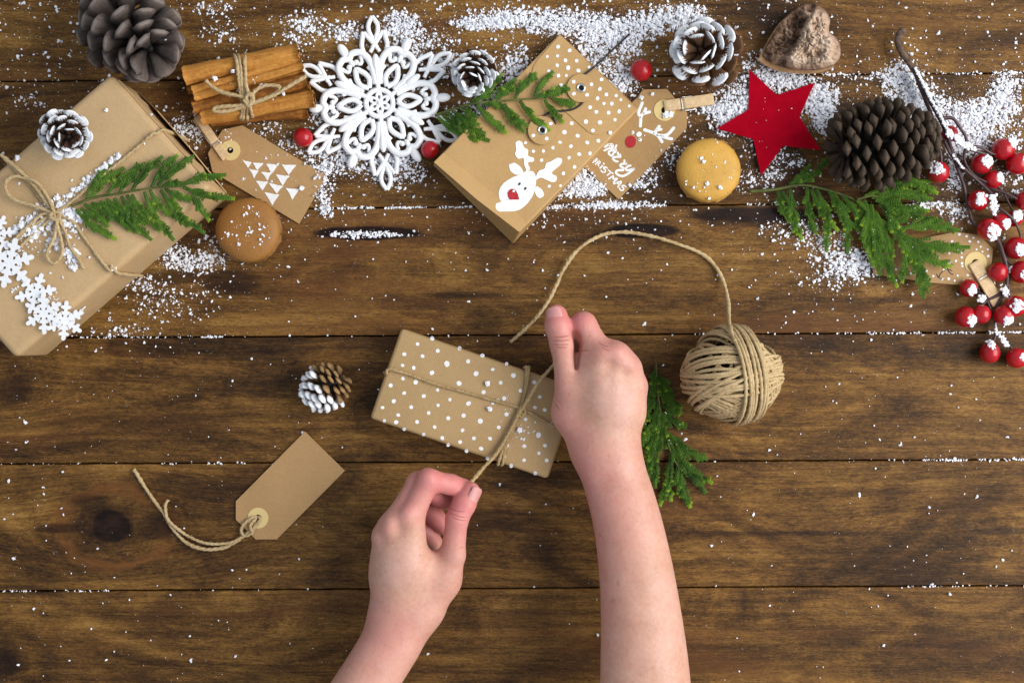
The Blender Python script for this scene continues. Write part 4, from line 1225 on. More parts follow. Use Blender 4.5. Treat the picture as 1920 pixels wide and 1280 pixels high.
def pinecone(base, tip, R, n, ang, kind, mat, label, prof, core=0.28, wide=1.0, paint=None, seed=1, group=None, thick=1.0, tspan=(0.03, 0.97)):
    """base, tip: (px, py, z) ends of the axis; R: scale length; ang: (base, tip) opening angle in degrees; prof(t): scale length factor"""
    g = random.Random(seed)
    b, t = P(*base), P(*tip)
    ax = t - b; L = ax.length; ax.normalize()
    e1 = ax.orthogonal().normalized(); e2 = ax.cross(e1)
    o = empty('pine_cone', Vector((b.x, b.y, 0)).lerp(Vector((t.x, t.y, 0)), .5), label, 'pine cone', group)
    me = SCALE_BASE[kind].copy(); me.materials.append(mat)
    mb = MB()
    prf = [(max(0.02, math.sin(math.pi * min(1, (s * .92 + .06)))) ** .6, s) for s in np.linspace(0, 1, 9)]
    ring = 12; vs = []
    for q, s in prf:
        for k in range(ring):
            a = 2 * math.pi * k / ring
            vs.append(b + ax * (L * s) + (e1 * math.cos(a) + e2 * math.sin(a)) * (R * core * 1.05 * q))
    fs = [(i * ring + k, i * ring + (k + 1) % ring, (i + 1) * ring + (k + 1) % ring, (i + 1) * ring + k) for i in range(8) for k in range(ring)]
    fs += [tuple(range(ring))[::-1], tuple(8 * ring + k for k in range(ring))]
    mb.add(vs, fs, 0.05); mb.build('core', mat, o, att='tip')
    root = Vector(WLOC[o.name])
    for i in range(n):
        s = tspan[0] + (tspan[1] - tspan[0]) * (i + .5) / n
        a = i * math.radians(137.508) + g.uniform(-.10, .10)
        rad = e1 * math.cos(a) + e2 * math.sin(a)
        op = math.radians(ang[0] + (ang[1] - ang[0]) * s + g.uniform(-5, 5))
        d = (ax * math.cos(op) + rad * math.sin(op)).normalized()
        up = (ax - d * ax.dot(d))
        up = up.normalized() if up.length > 1e-4 else -rad
        if d.dot(ax) > 0.995: up = -rad
        sd = up.cross(d)
        ln = R * prof(s) * g.uniform(.92, 1.08)
        cr = R * core * max(0.05, math.sin(math.pi * min(1, s * .92 + .06))) ** .6 * .6
        p = b + ax * (L * s) + rad * cr
        if p.z + d.z * ln < 0.0008:      # flatten what would press into the table
            ln = max(R * .25, (p.z - 0.0008) / max(1e-3, -d.z)) if d.z < -1e-3 else ln
            ln = min(ln, R * prof(s))
        M = Matrix(((d.x, sd.x, up.x, 0), (d.y, sd.y, up.y, 0), (d.z, sd.z, up.z, 0), (0, 0, 0, 1)))
        M = Matrix.Translation(p - root) @ M @ Matrix.Diagonal((ln, R * wide * (.55 + .45 * prof(s)), R * thick * (.6 + .4 * prof(s)), 1))
        c = bpy.data.objects.new('scale', me)
        COL.objects.link(c); c.parent = o; c.matrix_local = M
        if paint: c['paint'] = paint(s, rad)
    return o
dome = lambda lo, pk, hi: (lambda s: lo + (1 - lo) * min(1, s / pk) if s < pk else hi + (1 - hi) * math.cos((s - pk) / (1 - pk) * math.pi / 2))
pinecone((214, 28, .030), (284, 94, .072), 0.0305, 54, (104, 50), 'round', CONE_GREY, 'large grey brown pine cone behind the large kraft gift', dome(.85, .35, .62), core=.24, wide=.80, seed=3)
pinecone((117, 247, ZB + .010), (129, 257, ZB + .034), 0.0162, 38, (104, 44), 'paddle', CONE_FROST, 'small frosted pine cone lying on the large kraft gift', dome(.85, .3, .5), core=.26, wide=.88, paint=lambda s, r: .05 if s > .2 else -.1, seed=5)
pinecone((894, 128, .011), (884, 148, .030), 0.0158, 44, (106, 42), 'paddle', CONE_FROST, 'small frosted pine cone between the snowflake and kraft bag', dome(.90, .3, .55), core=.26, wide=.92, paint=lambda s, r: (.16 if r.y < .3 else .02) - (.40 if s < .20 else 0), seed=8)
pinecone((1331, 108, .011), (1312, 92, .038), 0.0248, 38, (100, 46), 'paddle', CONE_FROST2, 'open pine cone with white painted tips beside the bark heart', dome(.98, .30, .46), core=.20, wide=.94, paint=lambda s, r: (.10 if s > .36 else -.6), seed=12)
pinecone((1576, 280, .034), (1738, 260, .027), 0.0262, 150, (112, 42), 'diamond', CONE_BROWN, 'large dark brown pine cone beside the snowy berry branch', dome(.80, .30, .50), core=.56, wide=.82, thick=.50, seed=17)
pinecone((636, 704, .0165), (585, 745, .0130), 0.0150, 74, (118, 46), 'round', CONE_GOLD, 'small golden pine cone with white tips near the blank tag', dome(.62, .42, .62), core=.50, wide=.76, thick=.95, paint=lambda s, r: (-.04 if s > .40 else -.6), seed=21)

# ------------------------------------------------------------------ cypress sprigs
def lens(mb, a, d, n, up, l, w_, h, att):
    """one tiny scale leaf"""
    m = a + d * (l * .55) + n * w_ * .15
    mb.add([a, a + d * l, m + n * w_, m - n * w_, m + up * h, m - up * h],
           [(0, 2, 4), (0, 4, 3), (1, 4, 2), (1, 3, 4), (0, 5, 2), (0, 3, 5), (1, 2, 5), (1, 5, 3)], att)
def braid(mb, pts, w_, tipness=0.0):
    p = spline(pts, 4.0 * S)
    t = np.gradient(p, axis=0); t /= np.linalg.norm(t, axis=1)[:, None] + 1e-12
    n = len(p)
    for i in range(n):
        d = Vector(t[i]); a = Vector(p[i])
        sd = Vector((-d.y, d.x, 0)); sd = sd.normalized() if sd.length > 1e-6 else Vector((1, 0, 0))
        up = d.cross(sd) * 1.0
        if up.z < 0: up = -up
        f = 1.0 if i > 1 else .75
        f *= 1.0 if i < n - 2 else .8
        at = tipness * (i / max(1, n - 1))
        l = 7.2 * S
        for s in (-1, 1):
            dd = (d + sd * s * .26).normalized()
            lens(mb, a + sd * s * w_ * .24, dd, Vector((-dd.y, dd.x, 0)), up, l, w_ * .36 * f, w_ * .30 * f, at)
        lens(mb, a + up * w_ * .12, d, sd, up, l, w_ * .34 * f, w_ * .34 * f, at)
def frond(parent, base, tip, spread, g, light=0.0, w_=6.6, bias=0, bow=0.08, dens=1.0, tip_glow=1.0, sub=1.0):
    mb = MB()
    b, t = Vector(base), Vector(tip)
    d = t - b; L = d.length; dn = d.normalized(); sd = Vector((-dn.y, dn.x, 0)).normalized()
    k = bow * L * g.choice((-1, 1)) if bias == 0 else bow * L * (-bias)
    mid = b.lerp(t, .5) + sd * k + Vector((0, 0, .0012))
    ax = spline([b, mid, t], 2 * S)
    W = w_ * .80 * S
    braid(mb, [Vector(q) for q in ax[::max(1, len(ax) // 8)]] + [Vector(ax[-1])], W, tip_glow * g.uniform(.75, 1.0))
    m = max(2, int(L / (15.5 * S) * dens))
    s0 = g.choice((0, 1))
    for i in range(m):
        u_ = 0.14 + 0.74 * (i + .5) / m
        q = Vector(ax[int(u_ * (len(ax) - 1))]); q2 = Vector(ax[min(len(ax) - 1, int(u_ * (len(ax) - 1)) + 2)])
        dd = (q2 - q).normalized(); ss = Vector((-dd.y, dd.x, 0)).normalized()
        for side in ((-1, 1) if bias == 0 else (bias, -bias)):
            if bias == 0 and (i + (side > 0) + s0) % 2 and m > 3 and g.random() < .35: continue
            if bias and side == -bias and g.random() < .65: continue
            l = 1.18 * spread * S * (1.02 - .62 * u_) * g.uniform(.75, 1.15) * (1.0 if (bias == 0 or side == bias) else .6)
            if l < 5 * S: continue
            an = math.radians(g.uniform(26, 42)) * side
            e = (dd * math.cos(an) + ss * math.sin(an))
            e2 = (dd * math.cos(an * .62) + ss * math.sin(an * .62))
            zz = g.uniform(-.0010, .0018)
            p1 = q + e * l * .5 + Vector((0, 0, zz * .5)); p2 = q + e * l * .5 + e2 * l * .5 + Vector((0, 0, zz))
            braid(mb, [q, p1, p2], W * .95, tip_glow * (g.uniform(.6, 1.0) if g.random() < .7 else .4))
            if l > 24 * S * sub:
                for v_, sg in ((.35, 1), (.5, -1), (.68, 1)):
                    qq = q.lerp(p2, v_)
                    an2 = math.radians(34) * sg
                    f2 = (e2 * math.cos(an2) + Vector((-e2.y, e2.x, 0)) * math.sin(an2))
                    braid(mb, [qq, qq + f2 * l * .22, qq + f2 * l * .30 + e2 * l * .10], W * .85, .2)
    mb.a = [min(1.0, q) for q in mb.a]
    o = mb.build('frond', GREEN, parent, smooth=False, att='tip')
    o['light'] = light + g.uniform(-.05, .05)
    return o
def sprig(label, cr, stem, fronds, zf, seed, lift=.0030, w_=6.6, light=0.0, sr=(2.6, 1.2), dens=1.0):
    g = random.Random(seed)
    st = [P(*cr(x, y), zf(*cr(x, y)) + lift) for x, y in stem]
    o = empty('cypress_sprig', Vector((st[0].x, st[0].y, st[0].z - lift)), label, 'sprig')
    p = spline(st, 3 * S)
    mb = MB(); tube(mb, p, np.linspace(sr[0], sr[1], len(p)) * S, 8); mb.build('stem', STEM, o)
    for fr in fronds:
        (bx, by), (tx, ty), spread = fr[0], fr[1], fr[2]
        bias = fr[3] if len(fr) > 3 else 0
        dz = fr[4] if len(fr) > 4 else 0.0
        B_ = cr(bx, by); T_ = cr(tx, ty)
        frond(o, P(*B_, zf(*B_) + lift + dz * .5), P(*T_, zf(*T_) + lift * .6 + dz + g.uniform(-.0008, .0015)), spread, g, light, w_, bias, dens=dens)
    return o
c1 = crop(120, 280, 6.0)
sprig('bright green cypress sprig resting on the large kraft gift', c1,
      [(85, 640), (330, 545), (600, 500), (960, 440), (1300, 415), (1500, 350)],
      [((250, 565), (505, 200), 22, -1), ((300, 560), (650, 225), 16, -1), ((480, 510), (890, 175), 19, -1), ((620, 500), (790, 300), 12), ((760, 480), (1085, 100), 20, -1), ((980, 440), (1255, 85), 17, -1), ((1050, 420), (1430, 95), 20, -1), ((1100, 420), (1300, 380), 8),
       ((1300, 415), (1790, 290), 18, -1), ((130, 670), (560, 1000), 15, 1), ((220, 610), (480, 850), 15), ((300, 600), (670, 810), 18), ((400, 570), (775, 910), 17, 1), ((470, 550), (700, 700), 15), ((560, 540), (960, 1000), 18, 1), ((700, 510), (970, 720), 14), ((760, 500), (1060, 905), 16, 1), ((900, 470), (1215, 1000), 17, 1),
       ((960, 450), (1215, 750), 12), ((1080, 450), (1555, 925), 18, 1), ((1130, 440), (1430, 560), 12), ((1200, 560), (1365, 850), 10), ((1330, 420), (1885, 555), 17, 1), ((1450, 460), (1615, 780), 14, 1), ((180, 660), (460, 790), 12), ((640, 520), (900, 830), 14)],
      lambda x, y: ZB, 31, lift=.0036, light=0.03)
c2 = crop(800, 130, 6.62)
def zs2(x, y):
    return max(zbag(x, y) + 0.0004, 0.006) if x > 885 else 0.0065 + 0.0125 * max(0, (x - 815) / 70.0)
sprig('green cypress sprig lying across the painted kraft bag', c2,
      [(108, 575), (350, 490), (600, 420), (900, 398), (1200, 372), (1450, 360)],
      [((560, 410), (915, 85), 15, 0), ((600, 400), (760, 240), 10), ((850, 385), (1085, 140), 17, -1), ((880, 380), (1095, 235), 9), ((1090, 370), (1345, 70), 16, -1), ((1330, 355), (1550, 50), 15, -1), ((1360, 350), (1505, 285), 8), ((1450, 360), (1745, 250), 13, 0), ((1550, 350), (1815, 430), 13, 0),
       ((130, 590), (610, 885), 19, 1), ((200, 570), (750, 880), 18, 1), ((260, 540), (700, 790), 17), ((330, 520), (630, 685), 15), ((420, 490), (580, 600), 12), ((620, 430), (970, 775), 17, 1), ((700, 430), (915, 465), 7), ((890, 405), (1225, 690), 15, 1), ((960, 420), (1190, 760), 9), ((1150, 385), (1500, 745), 16, 1), ((1460, 370), (1670, 640), 14, 1)],
      zs2, 33, lift=.0034, w_=7.2, light=0.02, sr=(3.0, 1.4))
c3 = crop(1180, 660, 4.27)
sprig('dark green cypress sprig between the right hand and twine ball', c3,
      [(213, 78), (225, 300), (262, 560), (340, 820), (420, 960)],
      [((213, 120), (205, 330), 10), ((215, 200), (165, 430), 14, 1), ((220, 300), (95, 630), 16), ((230, 380), (70, 765), 16), ((235, 470), (125, 780), 15), ((250, 540), (150, 1030), 17, 1), ((270, 620), (205, 1065), 17), ((330, 800), (250, 1210), 17, -1), ((350, 830), (330, 1170), 12), ((390, 900), (405, 1140), 12), ((410, 930), (480, 1225), 14), ((420, 940), (600, 1110), 14),
       ((380, 820), (645, 1040), 16), ((330, 680), (605, 850), 17), ((320, 720), (500, 960), 15), ((280, 480), (435, 600), 15), ((260, 420), (400, 480), 13), ((240, 300), (400, 440), 14), ((225, 180), (330, 360), 13), ((250, 500), (320, 760), 16), ((240, 420), (290, 640), 15), ((215, 150), (265, 350), 12), ((240, 450), (180, 690), 14), ((300, 640), (420, 830), 15)],
      lambda x, y: 0.0008, 35, lift=.0042, light=-0.08, w_=6.8, dens=1.35)
c4 = crop(1400, 120, 2.91)
sprig('cypress sprig with a pale cut stem below the brown pine cone', c4,
      [(18, 695), (150, 685), (300, 660), (450, 690), (600, 745), (720, 820)],
      [((170, 690), (225, 850), 10), ((190, 690), (255, 905), 10), ((240, 680), (295, 945), 13), ((330, 670), (375, 915), 13), ((380, 680), (435, 1010), 14), ((350, 680), (490, 900), 10), ((470, 690), (550, 1020), 15), ((520, 710), (640, 970), 15), ((280, 655), (440, 520), 11), ((230, 660), (340, 560), 9), ((450, 690), (600, 900), 11), ((600, 750), (690, 960), 11)],
      lambda x, y: 0.0010, 37, lift=.0046, light=-0.03, w_=6.6, sr=(3.2, 1.6), dens=1.2)
sprig('bushy cypress sprig overlapping the white dotted tag', c4,
      [(600, 738), (700, 720), (760, 790), (830, 900), (860, 960)],
      [((640, 725), (990, 640), 20, 0, .002), ((660, 725), (930, 600), 16, 0, .001), ((680, 730), (1000, 735), 20, 0, .003), ((700, 740), (980, 800), 18, 0, .003), ((720, 760), (850, 930), 17), ((740, 790), (1040, 885), 18, 0, .002), ((680, 760), (815, 1205), 22, 0, .002), ((660, 760), (725, 1140), 20), ((700, 800), (780, 1130), 17), ((640, 740), (705, 1080), 15),
       ((840, 930), (1205, 1000), 20, 0, .004), ((830, 900), (1145, 905), 20, 0, .003), ((850, 950), (850, 1180), 17, 0, .002), ((850, 950), (995, 1200), 19, 0, .003), ((850, 950), (965, 1265), 20, 0, .003), ((860, 950), (1105, 1100), 18, 0, .004), ((720, 730), (870, 850), 18, 0, .002), ((760, 640), (1030, 700), 14, 0, 0), ((900, 620), (1025, 700), 14, 0, -.002), ((600, 740), (720, 930), 16), ((760, 790), (900, 1010), 17, 0, .003), ((820, 900), (940, 1090), 16, 0, .003)],
      lambda x, y: 0.0030 if x > 1640 else 0.0015, 39, lift=.0062, light=0.03, w_=6.6, dens=1.2)

# ------------------------------------------------------------------ ball of twine and its loose strand
ball = empty('twine_ball', P(1372, 703, 0), 'ball of natural jute twine with a loose strand beside the sprig', 'twine ball')
BC = P(1371, 702, 0.0345); RB = 0.0352
def wrap(nrm, off, R, seed, r=0.00135, wob=1.0):
    g = np.random.default_rng(seed)
    nv = Vector(nrm).normalized(); e1 = nv.orthogonal().normalized(); e2 = nv.cross(e1)
    rho = math.sqrt(max(1e-9, R * R - off * off))
    th = np.linspace(0, 2 * np.pi, 97)[:-1]
    ph = g.uniform(0, 6.28, 4)
    am = wob * np.array([.0011, .0008, .0005])
    o_ = off + am[0] * np.sin(th + ph[0]) + am[1] * np.sin(2 * th + ph[1])
    q = rho * (1 + 0.010 * wob * np.sin(3 * th + ph[2]))
    p = np.array(BC)[None] + np.outer(o_, np.array(nv)) + np.outer(q * np.cos(th), np.array(e1)) + np.outer(q * np.sin(th), np.array(e2))
    p[:, 2] = np.maximum(p[:, 2], 0.0014)
    p[:, 0] = BC.x + (p[:, 0] - BC.x) * 1.04
    p[:, 1] = BC.y + (p[:, 1] - BC.y) * 0.985
    mb = MB(); tube(mb, p, r, 8, closed=True, ply=2, pitch=0.0072)
    for k in range(3):
        i = g.integers(0, 95); d = p[i + 1 if i < 95 else 0] - p[i]; d /= np.linalg.norm(d) + 1e-9; out = p[i] - np.array(BC); out /= np.linalg.norm(out)
        if out[2] < 0: continue
        l = g.uniform(.002, .006)
        tube(mb, np.array([p[i] + out * r * .8, p[i] + d * l * .6 + out * (r + l * .15), p[i] + d * l + out * (r + l * g.uniform(.1, .5))]), [.0001, .00008, .00004], 3)
    mb.build('twine_wrap', TWINE, ball)
sd_ = 100
# inner layers at scattered angles, then the clear bundles seen from above
g = random.Random(4)
for k in range(16):
    a = g.uniform(0, math.pi); wrap((math.cos(a), math.sin(a), g.uniform(-.5, .5)), g.uniform(-.012, .012), RB * .86, sd_ + k)
for k in range(8): wrap((0.42, 0.88, 0.42), -0.020 + k * .0027, RB * .93, 130 + k)
for k in range(8): wrap((-0.62, 0.72, 0.34), -0.024 + k * .0027, RB * .94, 140 + k)
for k in range(7): wrap((0.12, 0.95, -0.48), -0.010 + k * .0027, RB * .945, 150 + k)
for k in range(6): wrap((0.72, 0.55, -0.45), 0.002 + k * .0028, RB * .96, 160 + k)
for k in range(7): wrap((-0.16, 1.0, 0.10), -0.0085 + k * .0026, RB * .985, 170 + k, wob=1.3)
for k in range(6): wrap((-0.42, 0.9, -0.2), -0.016 + k * .0026, RB * .985, 180 + k, wob=1.3)
for k in range(7): wrap((1.0, 0.14, -0.20), -0.0035 + k * .00265, RB * 1.035, 190 + k, wob=.5)
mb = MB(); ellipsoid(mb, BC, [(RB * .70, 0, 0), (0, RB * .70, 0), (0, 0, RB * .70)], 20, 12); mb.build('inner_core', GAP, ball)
rope('loose_strand', [P(1378, 640, .062), P(1370, 618, .052), P(1366, 590, .030), P(1364, 560, .014), P(1356, 528, .005), P(1340, 498, .0022), P(1315, 475, .0022), P(1280, 461, .0030), P(1240, 448, .0034), P(1205, 440, .0026), P(1170, 435.5, .0022), P(1135, 439, .0030), P(1105, 452, .0050), P(1078, 474, .0060), P(1056, 505, .0050), P(1044, 532, .0050), P(1030, 562, .0070), P(1010, 590, .0070), P(985, 616, .0040), P(957, 641, .0022)], 0.00145, ball, TWINE, fuzz=.8, seed=70)

# ------------------------------------------------------------------ snowy berry branch on the right
br = empty('berry_branch', P(1830, 400, 0), 'branch of red berries dusted with artificial snow', 'berry branch')
def twig(pts, r0, r1, mat=None):
    p = spline([P(*q) for q in pts], 2.0 * S * 2)
    mb = MB(); tube(mb, p, np.linspace(r0, r1, len(p)) * S, 8); return mb.build('twig', mat or TWIG, br)
twig([(1694, 56, .010), (1684, 72, .010), (1688, 92, .010), (1703, 116, .011), (1716, 135, .012)], 7.5, 5.5, TWIG_BROWN)
twig([(1712, 128, .013), (1735, 172, .015), (1762, 222, .019), (1784, 256, .021), (1815, 278, .019), (1850, 290, .016)], 5.0, 3.2)
twig([(1714, 132, .010), (1732, 180, .011), (1750, 226, .014), (1758, 262, .016), (1765, 300, .012), (1762, 318, .012)], 4.4, 2.8)
twig([(1716, 134, .008), (1742, 186, .009), (1770, 240, .014), (1790, 300, .010), (1806, 345, .006), (1815, 385, .005), (1826, 420, .006), (1850, 425, .010)], 4.4, 3.0)
twig([(1762, 222, .018), (1786, 222, .018), (1800, 240, .017), (1812, 262, .016), (1808, 300, .012), (1828, 330, .010), (1858, 345, .010)], 3.4, 2.4)
twig([(1770, 262, .016), (1785, 292, .014), (1812, 320, .012), (1840, 345, .011), (1862, 368, .012), (1868, 395, .012), (1874, 412, .010)], 3.6, 2.6)
twig([(1812, 274, .017), (1838, 276, .015), (1860, 288, .012), (1880, 290, .010)], 2.8, 2.0)
twig([(1800, 310, .010), (1830, 332, .008), (1856, 352, .008), (1885, 362, .010), (1905, 372, .010), (1925, 380, .010)], 3.0, 2.2)
twig([(1868, 388, .013), (1885, 398, .014), (1903, 416, .013), (1913, 440, .011), (1916, 466, .010)], 2.8, 2.2)
twig([(1866, 345, .006), (1880, 360, .006), (1896, 390, .006), (1902, 408, .008)], 2.6, 2.0)
twig([(1850, 418, .006), (1868, 446, .009), (1880, 474, .011), (1888, 510, .010), (1886, 540, .008), (1874, 566, .007), (1866, 578, .006)], 4.6, 3.4)
twig([(1878, 470, .009), (1892, 492, .008), (1912, 508, .010)], 2.8, 2.0)
twig([(1880, 460, .009), (1892, 462, .009), (1904, 466, .010)], 2.8, 2.0)
twig([(1890, 530, .008), (1893, 556, .009), (1904, 574, .010)], 3.0, 2.0)
twig([(1880, 500, .008), (1872, 508, .008)], 2.6, 2.0)
twig([(1886, 545, .007), (1856, 560, .006), (1848, 556, .006), (1858, 582, .006), (1866, 604, .006), (1867, 624, .007), (1862, 642, .009), (1857, 660, .009)], 3.6, 2.4)
twig([(1852, 562, .007), (1838, 576, .008), (1826, 588, .008), (1812, 594, .008)], 2.6, 1.8)
twig([(1866, 626, .007), (1880, 634, .007), (1896, 652, .008), (1906, 671, .008)], 2.6, 1.8)
twig([(1852, 555, .006), (1834, 548, .005), (1818, 543, .006)], 2.4, 1.8)
BER = [(1760, 323, 20, (-8, -6, 12)), (1781, 251, 16, None), (1841, 306, 20, (4, -2, 11)), (1881, 280, 21, (16, -12, 10)), (1908, 307, 21, (11, -4, 9)), (1862, 337, 17.5, (10, -3, 8)), (1834, 376, 19, (0, -2, 11)), (1923, 376, 19, None), (1853, 430, 21, (4, 7, 14)), (1875, 417, 17.5, (8, 3, 8)), (1902, 410, 16, (2, -4, 9)), (1905, 465, 21.5, (2, 4, 10)), (1915, 510, 22, (4, 6, 11)), (1871, 510, 18.5, None), (1816, 540, 17, (2, 4, 9)), (1810, 594, 20.5, (8, 7, 10)), (1840, 589, 17.5, None), (1882, 591, 19.5, (3, 9, 9)), (1904, 574, 20.5, (-2, 0, 12)), (1856, 661, 19.5, (-1, -15, 7)), (1906, 671, 19.5, (10, -1, 9))]
gs = np.random.default_rng(12)
def ico(sub):
    bm = bmesh.new(); bmesh.ops.create_icosphere(bm, subdivisions=sub, radius=1.0)
    v = np.array([q.co[:] for q in bm.verts]); f = np.array([[q.index for q in t.verts] for t in bm.faces]); bm.free(); return v, f
ICO1, ICO2 = ico(1), ico(2)
def lump(mb, c, r, flat=.6):
    v, f = ICO2 if r > 1.6 * S else ICO1
    q = v * (1 + gs.normal(0, .16, (len(v), 1)))
    q = q * np.array([gs.uniform(.8, 1.25), gs.uniform(.8, 1.25), flat * gs.uniform(.8, 1.2)]) * r
    mb.add(q + np.array(c), f.tolist())
for i, (x, y, r, cap) in enumerate(BER):
    R = r * S * .985
    zc = R + (0.004 if i in (0, 2, 8, 9, 16, 17, 18) else 0.0008)
    c = P(x, y, zc)
    mb = MB(); ellipsoid(mb, c, [(R * gs.uniform(.96, 1.03), 0, 0), (0, R * gs.uniform(.96, 1.03), 0), (0, 0, R)], 26, 16)
    b_ = mb.build('berry', BERRY, br)
    if cap:
        mb = MB(); dx, dy, cr_ = cap
        for k in range(int(cr_ * 5.2)):
            a = gs.uniform(0, 6.28); q = cr_ * math.sqrt(gs.uniform(0, 1)) * gs.uniform(.75, 1.12)
            ox, oy = (dx + q * math.cos(a)) * S, -(dy + q * math.sin(a) * 1.05) * S
            h = R * R - ox * ox - oy * oy
            if h < 0: 
                k_ = R * 1.0 / math.sqrt(ox * ox + oy * oy); h = 0.0
            lump(mb, (c.x + ox, c.y + oy, c.z + math.sqrt(max(h, 0)) * 1.0 + .0001), gs.uniform(1.4, 3.4) * S, .55)
        mb.build('snow_cap', SNOW, b_)
# snow sticking to the stems
def crust(pts, n, w_, lo=1.2, hi=3.2):
    p = spline([P(*q) for q in pts], S)
    mb = MB()
    for k in range(n):
        q = p[gs.integers(0, len(p))]
        lump(mb, q + np.array([gs.normal(0, w_) * S, gs.normal(0, w_) * S, gs.uniform(0, .0006)]), gs.uniform(lo, hi) * S, .6)
    mb.build('snow_crust', SNOW, br)
crust([(1716, 128, .0152), (1738, 172, .0172), (1764, 220, .0208), (1776, 244, .0222)], 150, 1.0, 1.4, 2.6)
crust([(1776, 246, .0228), (1794, 262, .0226), (1824, 278, .0206)], 80, 2.8, 1.6, 3.6)
crust([(1786, 290, .0155), (1806, 316, .0138)], 50, .8, 1.0, 2.0)
crust([(1862, 366, .0140), (1866, 400, .0136)], 60, 3.2, 1.6, 3.4)
crust([(1880, 540, .0100), (1890, 552, .0100)], 36, 3.0)
crust([(1843, 554, .008), (1838, 566, .008)], 30, 2.6)
crust([(1867, 606, .0080), (1867, 622, .0088)], 34, .9, 1.0, 2.0)
crust([(1874, 628, .0085), (1888, 648, .009)], 40, 2.4)
crust([(1894, 505, .009), (1900, 500, .010)], 16, 2.0)
# ------------------------------------------------------------------ hands and forearms (one continuous skin each)
def rcone(p, a, b, r1, r2):
    ba = b - a; l2 = float(ba @ ba); rr_ = r1 - r2; a2 = l2 - rr_ * rr_; il2 = 1.0 / l2
    pa = p - a
    y = pa @ ba; z = y - l2
    q = pa * l2 - y[..., None] * ba
    x2 = np.einsum('...i,...i->...', q, q)
    y2 = y * y * l2; z2 = z * z * l2
    k = np.sign(rr_) * rr_ * rr_ * x2
    out = (np.sqrt(np.maximum(x2 * a2 * il2, 0)) + y * rr_) * il2 - r1
    c1 = np.sign(z) * a2 * z2 > k
    c2 = (~c1) & (np.sign(y) * a2 * y2 < k)
    out = np.where(c1, np.sqrt(x2 + z2) * il2 - r2, out)
    out = np.where(c2, np.sqrt(x2 + y2) * il2 - r1, out)
    return out
def smin(a, b, k):
    h = np.maximum(k - np.abs(a - b), 0) / k
    return np.minimum(a, b) - h * h * k * 0.25

class Field:
    def __init__(self, lo, hi, vox):
        self.lo = np.array(lo); self.vox = vox
        self.n = np.ceil((np.array(hi) - self.lo) / vox).astype(int) + 1
    def cone(self, a, b, r1, r2):
        """signed distance of one tapered segment, evaluated only near it"""
        a = np.array(a); b = np.array(b); m = 0.020
        lo = np.minimum(a - r1, b - r2) - m; hi = np.maximum(a + r1, b + r2) + m
        i0 = np.clip(np.floor((lo - self.lo) / self.vox).astype(int), 0, self.n); i1 = np.clip(np.ceil((hi - self.lo) / self.vox).astype(int) + 1, 0, self.n)
        full = np.full(self.n, 0.05, dtype=np.float32)
        if (i1 <= i0).any(): return full
        ax = [self.lo[k] + self.vox * np.arange(i0[k], i1[k]) for k in range(3)]
        g = np.stack(np.meshgrid(*ax, indexing='ij'), -1)
        full[i0[0]:i1[0], i0[1]:i1[1], i0[2]:i1[2]] = rcone(g, a, b, r1, r2)
        return full
    def chain(self, pts, k):
        out = None
        for (a, r1), (b, r2) in zip(pts[:-1], pts[1:]):
            d = self.cone(a, b, r1, r2)
            out = d if out is None else smin(out, d, k)
        return out

def surface_nets(V, lo, vox):
    ins = V < 0
    nx, ny, nz = V.shape
    cnt = np.zeros((nx - 1, ny - 1, nz - 1), np.int8); acc = np.zeros((nx - 1, ny - 1, nz - 1, 3), np.float32); ne = np.zeros((nx - 1, ny - 1, nz - 1), np.float32)
    corner = [(i, j, k) for i in (0, 1) for j in (0, 1) for k in (0, 1)]
    sl = lambda c: (slice(c[0], nx - 1 + c[0]), slice(c[1], ny - 1 + c[1]), slice(c[2], nz - 1 + c[2]))
    for c in corner: cnt += ins[sl(c)]
    active = (cnt > 0) & (cnt < 8)
    idx = np.argwhere(active)
    I = tuple(idx.T)
    pos = np.zeros((len(idx), 3)); num = np.zeros(len(idx))
    for c in corner:
        for a in range(3):
            if c[a] == 1: continue
            d = list(c); d[a] = 1
            v0 = V[I[0] + c[0], I[1] + c[1], I[2] + c[2]]; v1 = V[I[0] + d[0], I[1] + d[1], I[2] + d[2]]
            cr = (v0 < 0) != (v1 < 0)
            t = np.where(cr, v0 / np.where(cr, v0 - v1, 1), 0)
            q = np.tile(np.array(c, float), (len(idx), 1)); q[:, a] += t
            pos += q * cr[:, None]; num += cr
    pos = lo + vox * (idx + pos / num[:, None])
    vid = -np.ones(active.shape, np.int64); vid[I] = np.arange(len(idx))
    faces = []
    for a in range(3):
        b, c = (a + 1) % 3, (a + 2) % 3
        s0 = [slice(None)] * 3; s1 = [slice(None)] * 3
        s0[a] = slice(0, -1); s1[a] = slice(1, None)
        e = np.argwhere(ins[tuple(s0)] != ins[tuple(s1)])
        e = e[(e[:, b] > 0) & (e[:, c] > 0) & (e[:, b] < V.shape[b] - 1) & (e[:, c] < V.shape[c] - 1)]
        def cell(db, dc):
            q = e.copy(); q[:, b] -= db; q[:, c] -= dc; return vid[q[:, 0], q[:, 1], q[:, 2]]
        f = np.stack([cell(1, 1), cell(0, 1), cell(0, 0), cell(1, 0)], 1)
        flip = ~ins[e[:, 0], e[:, 1], e[:, 2]]
        f[flip] = f[flip][:, ::-1]
        faces.append(f[(f >= 0).all(1)])
    return pos, np.vstack(faces)

def J(px, py, z, r):   # a joint: photo px, height in mm, radius in mm
    return (np.array(P(px, py, z * mm)), r * mm)

